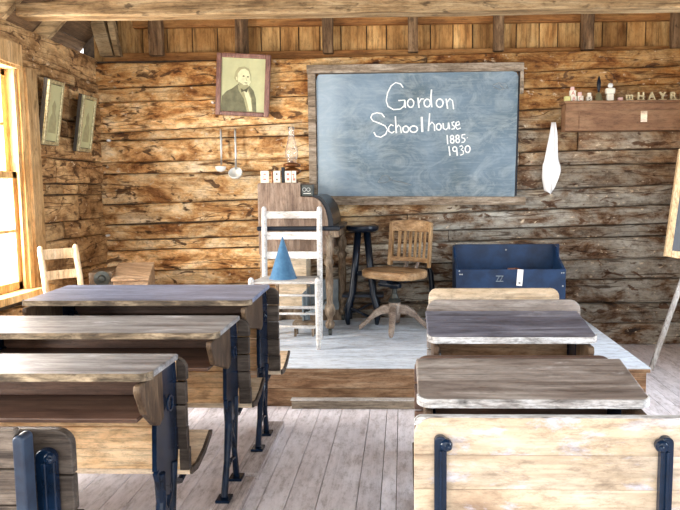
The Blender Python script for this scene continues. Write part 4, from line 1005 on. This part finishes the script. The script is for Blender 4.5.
def alpha_block(x, z, s, body, letter, label, y=5.60, name='alphabet_block', ink='red'):
    r = thing(name, label, 'toy block', (x, y, z), 0, 'toy blocks on the wall shelf')
    mb = MB(); mb.box(x - s / 2, x + s / 2, y - s / 2, y + s / 2, z, z + s); mb.build('block_body', body, r, bevel=.003)
    if letter:
        cu = bpy.data.curves.new('t', 'FONT'); cu.body = letter; cu.size = s * .95; cu.extrude = .001; cu.align_x = 'CENTER'
        to = bpy.data.objects.new('t', cu); col.objects.link(to)
        me = bpy.data.meshes.new_from_object(to.evaluated_get(bpy.context.evaluated_depsgraph_get())) if False else None
        dg = bpy.context.evaluated_depsgraph_get(); dg.update()
        me = bpy.data.meshes.new_from_object(to.evaluated_get(dg)); bpy.data.objects.remove(to)
        me.transform(Matrix.Translation((0, -s / 2 - .001, s * .17)) @ Matrix.Rotation(R(90), 4, 'X'))
        me.materials.clear(); me.materials.append(M[ink])
        lo = bpy.data.objects.new('printed_letter', me); col.objects.link(lo); lo.parent = r
alpha_block(1.322, SZ, .044, 'yellow', None, 'yellow toy block at the left end of the wall shelf')
alpha_block(1.371, SZ, .046, 'cream', 'B', 'cream toy block at the bottom of the small stack on the wall shelf')
alpha_block(1.364, SZ + .0465, .044, 'cream', 'A', 'cream toy block in the middle of the small stack on the wall shelf')
alpha_block(1.362, SZ + .091, .028, 'pinkblock', None, 'small pink block topping the stack on the wall shelf')
alpha_block(1.424, SZ, .046, 'cream', 'C', 'cream toy block under a pink one, right of the yellow block stack')
alpha_block(1.420, SZ + .0465, .030, 'pinkblock', None, 'pink toy block on top of the second short stack on the wall shelf')
alpha_block(1.495, SZ, .042, 'cream', 'S', 'cream toy block left of the dark bell on the wall shelf', ink='ink2')
alpha_block(1.496, SZ + .0425, .028, 'cream', None, 'tiny cream block stacked left of the dark bell on the wall shelf')
r = thing('hand_bell', 'small hand bell with upright black handle on the wall shelf', 'bell', (1.572, 5.60, SZ))
mb = MB(); mb.lathe([(.036, 0), (.034, .008), (.026, .03), (.02, .06), (.008, .072), (.006, .075)], (1.572, 5.60, SZ), 20); mb.build('bell_body', 'olive', r, smooth=True)
mb = MB(); mb.lathe([(.006, .074), (.010, .09), (.016, .12), (.017, .15), (.010, .18), (.008, .19), (.004, .20)], (1.572, 5.60, SZ), 14); mb.build('handle', 'black', r, smooth=True)
r = thing('white_figurine', 'pale figurine with grey head on the wall shelf right of the bell', 'figurine', (1.662, 5.60, SZ))
mb = MB(); mb.box(1.634, 1.690, 5.58, 5.62, SZ, SZ + .06); mb.box(1.626, 1.698, 5.575, 5.625, SZ + .06, SZ + .105); mb.build('body', 'cream', r, bevel=.008)
mb = MB(); mb.lathe([(0, 0), (.016, .004), (.022, .018), (.018, .034), (0, .042)], (1.664, 5.60, SZ + .106), 14); mb.build('head', 'enamel', r, smooth=True)
mb = MB(); mb.box(1.725, 1.76, 5.58, 5.62, SZ, SZ + .03); o = mb.build('small_red_block', 'pinkblock', bevel=.003); tag(o, 'low pinkish block between the figurine and the wooden letters', 'toy block', 'toy blocks on the wall shelf')
def letter(ch, x, label, h=.056):
    cu = bpy.data.curves.new('t', 'FONT'); cu.body = ch; cu.size = h * 1.42; cu.extrude = .012; cu.offset = .0020; cu.align_x = 'CENTER'
    to = bpy.data.objects.new('t', cu); col.objects.link(to); dg = bpy.context.evaluated_depsgraph_get(); dg.update()
    me = bpy.data.meshes.new_from_object(to.evaluated_get(dg)); bpy.data.objects.remove(to)
    me.transform(Matrix.Translation((0, 0, .014)) @ Matrix.Rotation(R(90), 4, 'X')); me.materials.clear(); me.materials.append(M['letterwood'])
    r = thing('wooden_letter', label, 'letter', (x, 5.60, SZ), 0, 'wooden letters standing on the wall shelf')
    lo = bpy.data.objects.new('letter_shape', me); col.objects.link(lo); lo.parent = r
    mb = MB(); mb.box(x - .030, x + .030, 5.58, 5.62, SZ, SZ + .014); mb.build('foot', 'letterwood', r, bevel=.002)
for ch, x, lb in (('m', 1.815, 'yellowish wooden letter m on the wall shelf, first of the letters'), ('H', 1.905, 'yellowish wooden letter H standing on the wall shelf'), ('A', 1.992, 'yellowish wooden letter A standing on the wall shelf'), ('Y', 2.077, 'yellowish wooden letter Y standing on the wall shelf'), ('R', 2.160, 'yellowish wooden letter R standing on the wall shelf'), ('I', 2.225, 'yellowish wooden letter I near the right end of the shelf')):
    letter(ch, x, lb)
alpha_block(2.285, SZ, .046, 'cream', None, 'cream block at the right edge of the photo beyond the wooden letters')

# ------------------------------------------------------------------ easel
r = thing('board_easel', 'wood framed blackboard easel cut off by the right edge of the photo', 'easel', (2.2, 4.95, 0))
T = Matrix.Translation((1.895, 4.98, .835)) @ Matrix.Rotation(R(9.5), 4, 'Y') @ Matrix.Rotation(R(-9), 4, 'X') @ Matrix.Rotation(R(0), 4, 'Z')
mb = MB(); W_, H_ = .52, .80
for a in ((0, .05, 0, H_), (W_ - .05, W_, 0, H_), (.05, W_ - .05, 0, .05), (.05, W_ - .05, H_ - .05, H_)): mb.box(a[0], a[1], -.015, .015, a[2], a[3], None, 0, T)
mb.build('board_frame', 'easelframe', r, bevel=.005)
mb = MB(); mb.box(.045, W_ - .045, -.004, .008, .045, H_ - .045, .5, 0, T); mb.build('blackboard', 'easelboard', r)
for (a, b_) in (((1.80, 4.90, .012), (2.10, 5.03, .80)), ((2.60, 4.90, .012), (2.40, 5.03, .80)), ((2.47, 5.45, .012), (2.36, 5.12, 1.40))):
    mb = MB(); mb.bar(a, b_, .035, .022, up=(0, 1, 0)); mb.build('leg', 'easelleg', r, bevel=.003)

# ------------------------------------------------------------------ camera
H = 1.35
yaw, pitch, roll = R(1.85), math.atan(68 / 680), R(.4)
f = Vector((-math.sin(yaw) * math.cos(pitch), math.cos(yaw) * math.cos(pitch), -math.sin(pitch)))
rt = Vector((math.cos(yaw), math.sin(yaw), 0)); up = rt.cross(f)
r2 = rt * math.cos(roll) - up * math.sin(roll); u2 = up * math.cos(roll) + rt * math.sin(roll)
cd = bpy.data.cameras.new('camera'); cam = bpy.data.objects.new('camera', cd); col.objects.link(cam)
cd.sensor_width = 36; cd.lens = 36; cd.shift_x = -41 / 680; cd.clip_start = .05
m = Matrix.Identity(4)
for i in range(3): m[i][0] = r2[i]; m[i][1] = u2[i]; m[i][2] = -f[i]
m.translation = (0, 0, H); cam.matrix_world = m
sc.camera = cam

# ------------------------------------------------------------------ light: sky through the windows and the unbuilt rear wall, plus added fill lamps
w = bpy.data.worlds.new('sky'); sc.world = w; w.use_nodes = True
t = w.node_tree; bg = t.nodes['Background']
bg.inputs[0].default_value = (.93, .97, 1.0, 1); bg.inputs[1].default_value = 1.6
def area(name, loc, rot, sx, sy, e, c):
    l = bpy.data.lights.new(name, 'AREA'); l.shape = 'RECTANGLE'; l.size = sx; l.size_y = sy; l.energy = e; l.color = c
    o = bpy.data.objects.new(name, l); col.objects.link(o); o.location = loc; o.rotation_euler = rot; return o
area('daylight_left_far_window', (XL - .25, 4.02, 1.42), (0, R(-90), 0), 1.4, .9, 110, (1, .97, .93))
area('daylight_left_near_window', (XL - .25, 1.15, 1.42), (0, R(-90), 0), 1.4, 1.1, 130, (1, .97, .93))
area('added_daylight_right_far', (XR + .25, 4.02, 1.42), (0, R(90), 0), 1.4, .9, 65, (.74, .87, 1))  # cool lamp outside the added far window, out of view
area('added_daylight_right_near', (XR + .25, 1.15, 1.42), (0, R(90), 0), 1.4, 1.1, 80, (.74, .87, 1))  # cool lamp outside the added near window, out of view
area('fill_rear_end', (-.6, YF - .3, 1.7), (R(82), 0, 0), 3.6, 2.4, 45, (1, .93, .84))  # added frontal fill lamp behind the camera; no door stands there

sc.view_settings.view_transform = 'Standard'; sc.view_settings.look = 'None'; sc.view_settings.gamma = 1
sc.view_settings.use_curve_mapping = False; sc.view_settings.exposure = .68
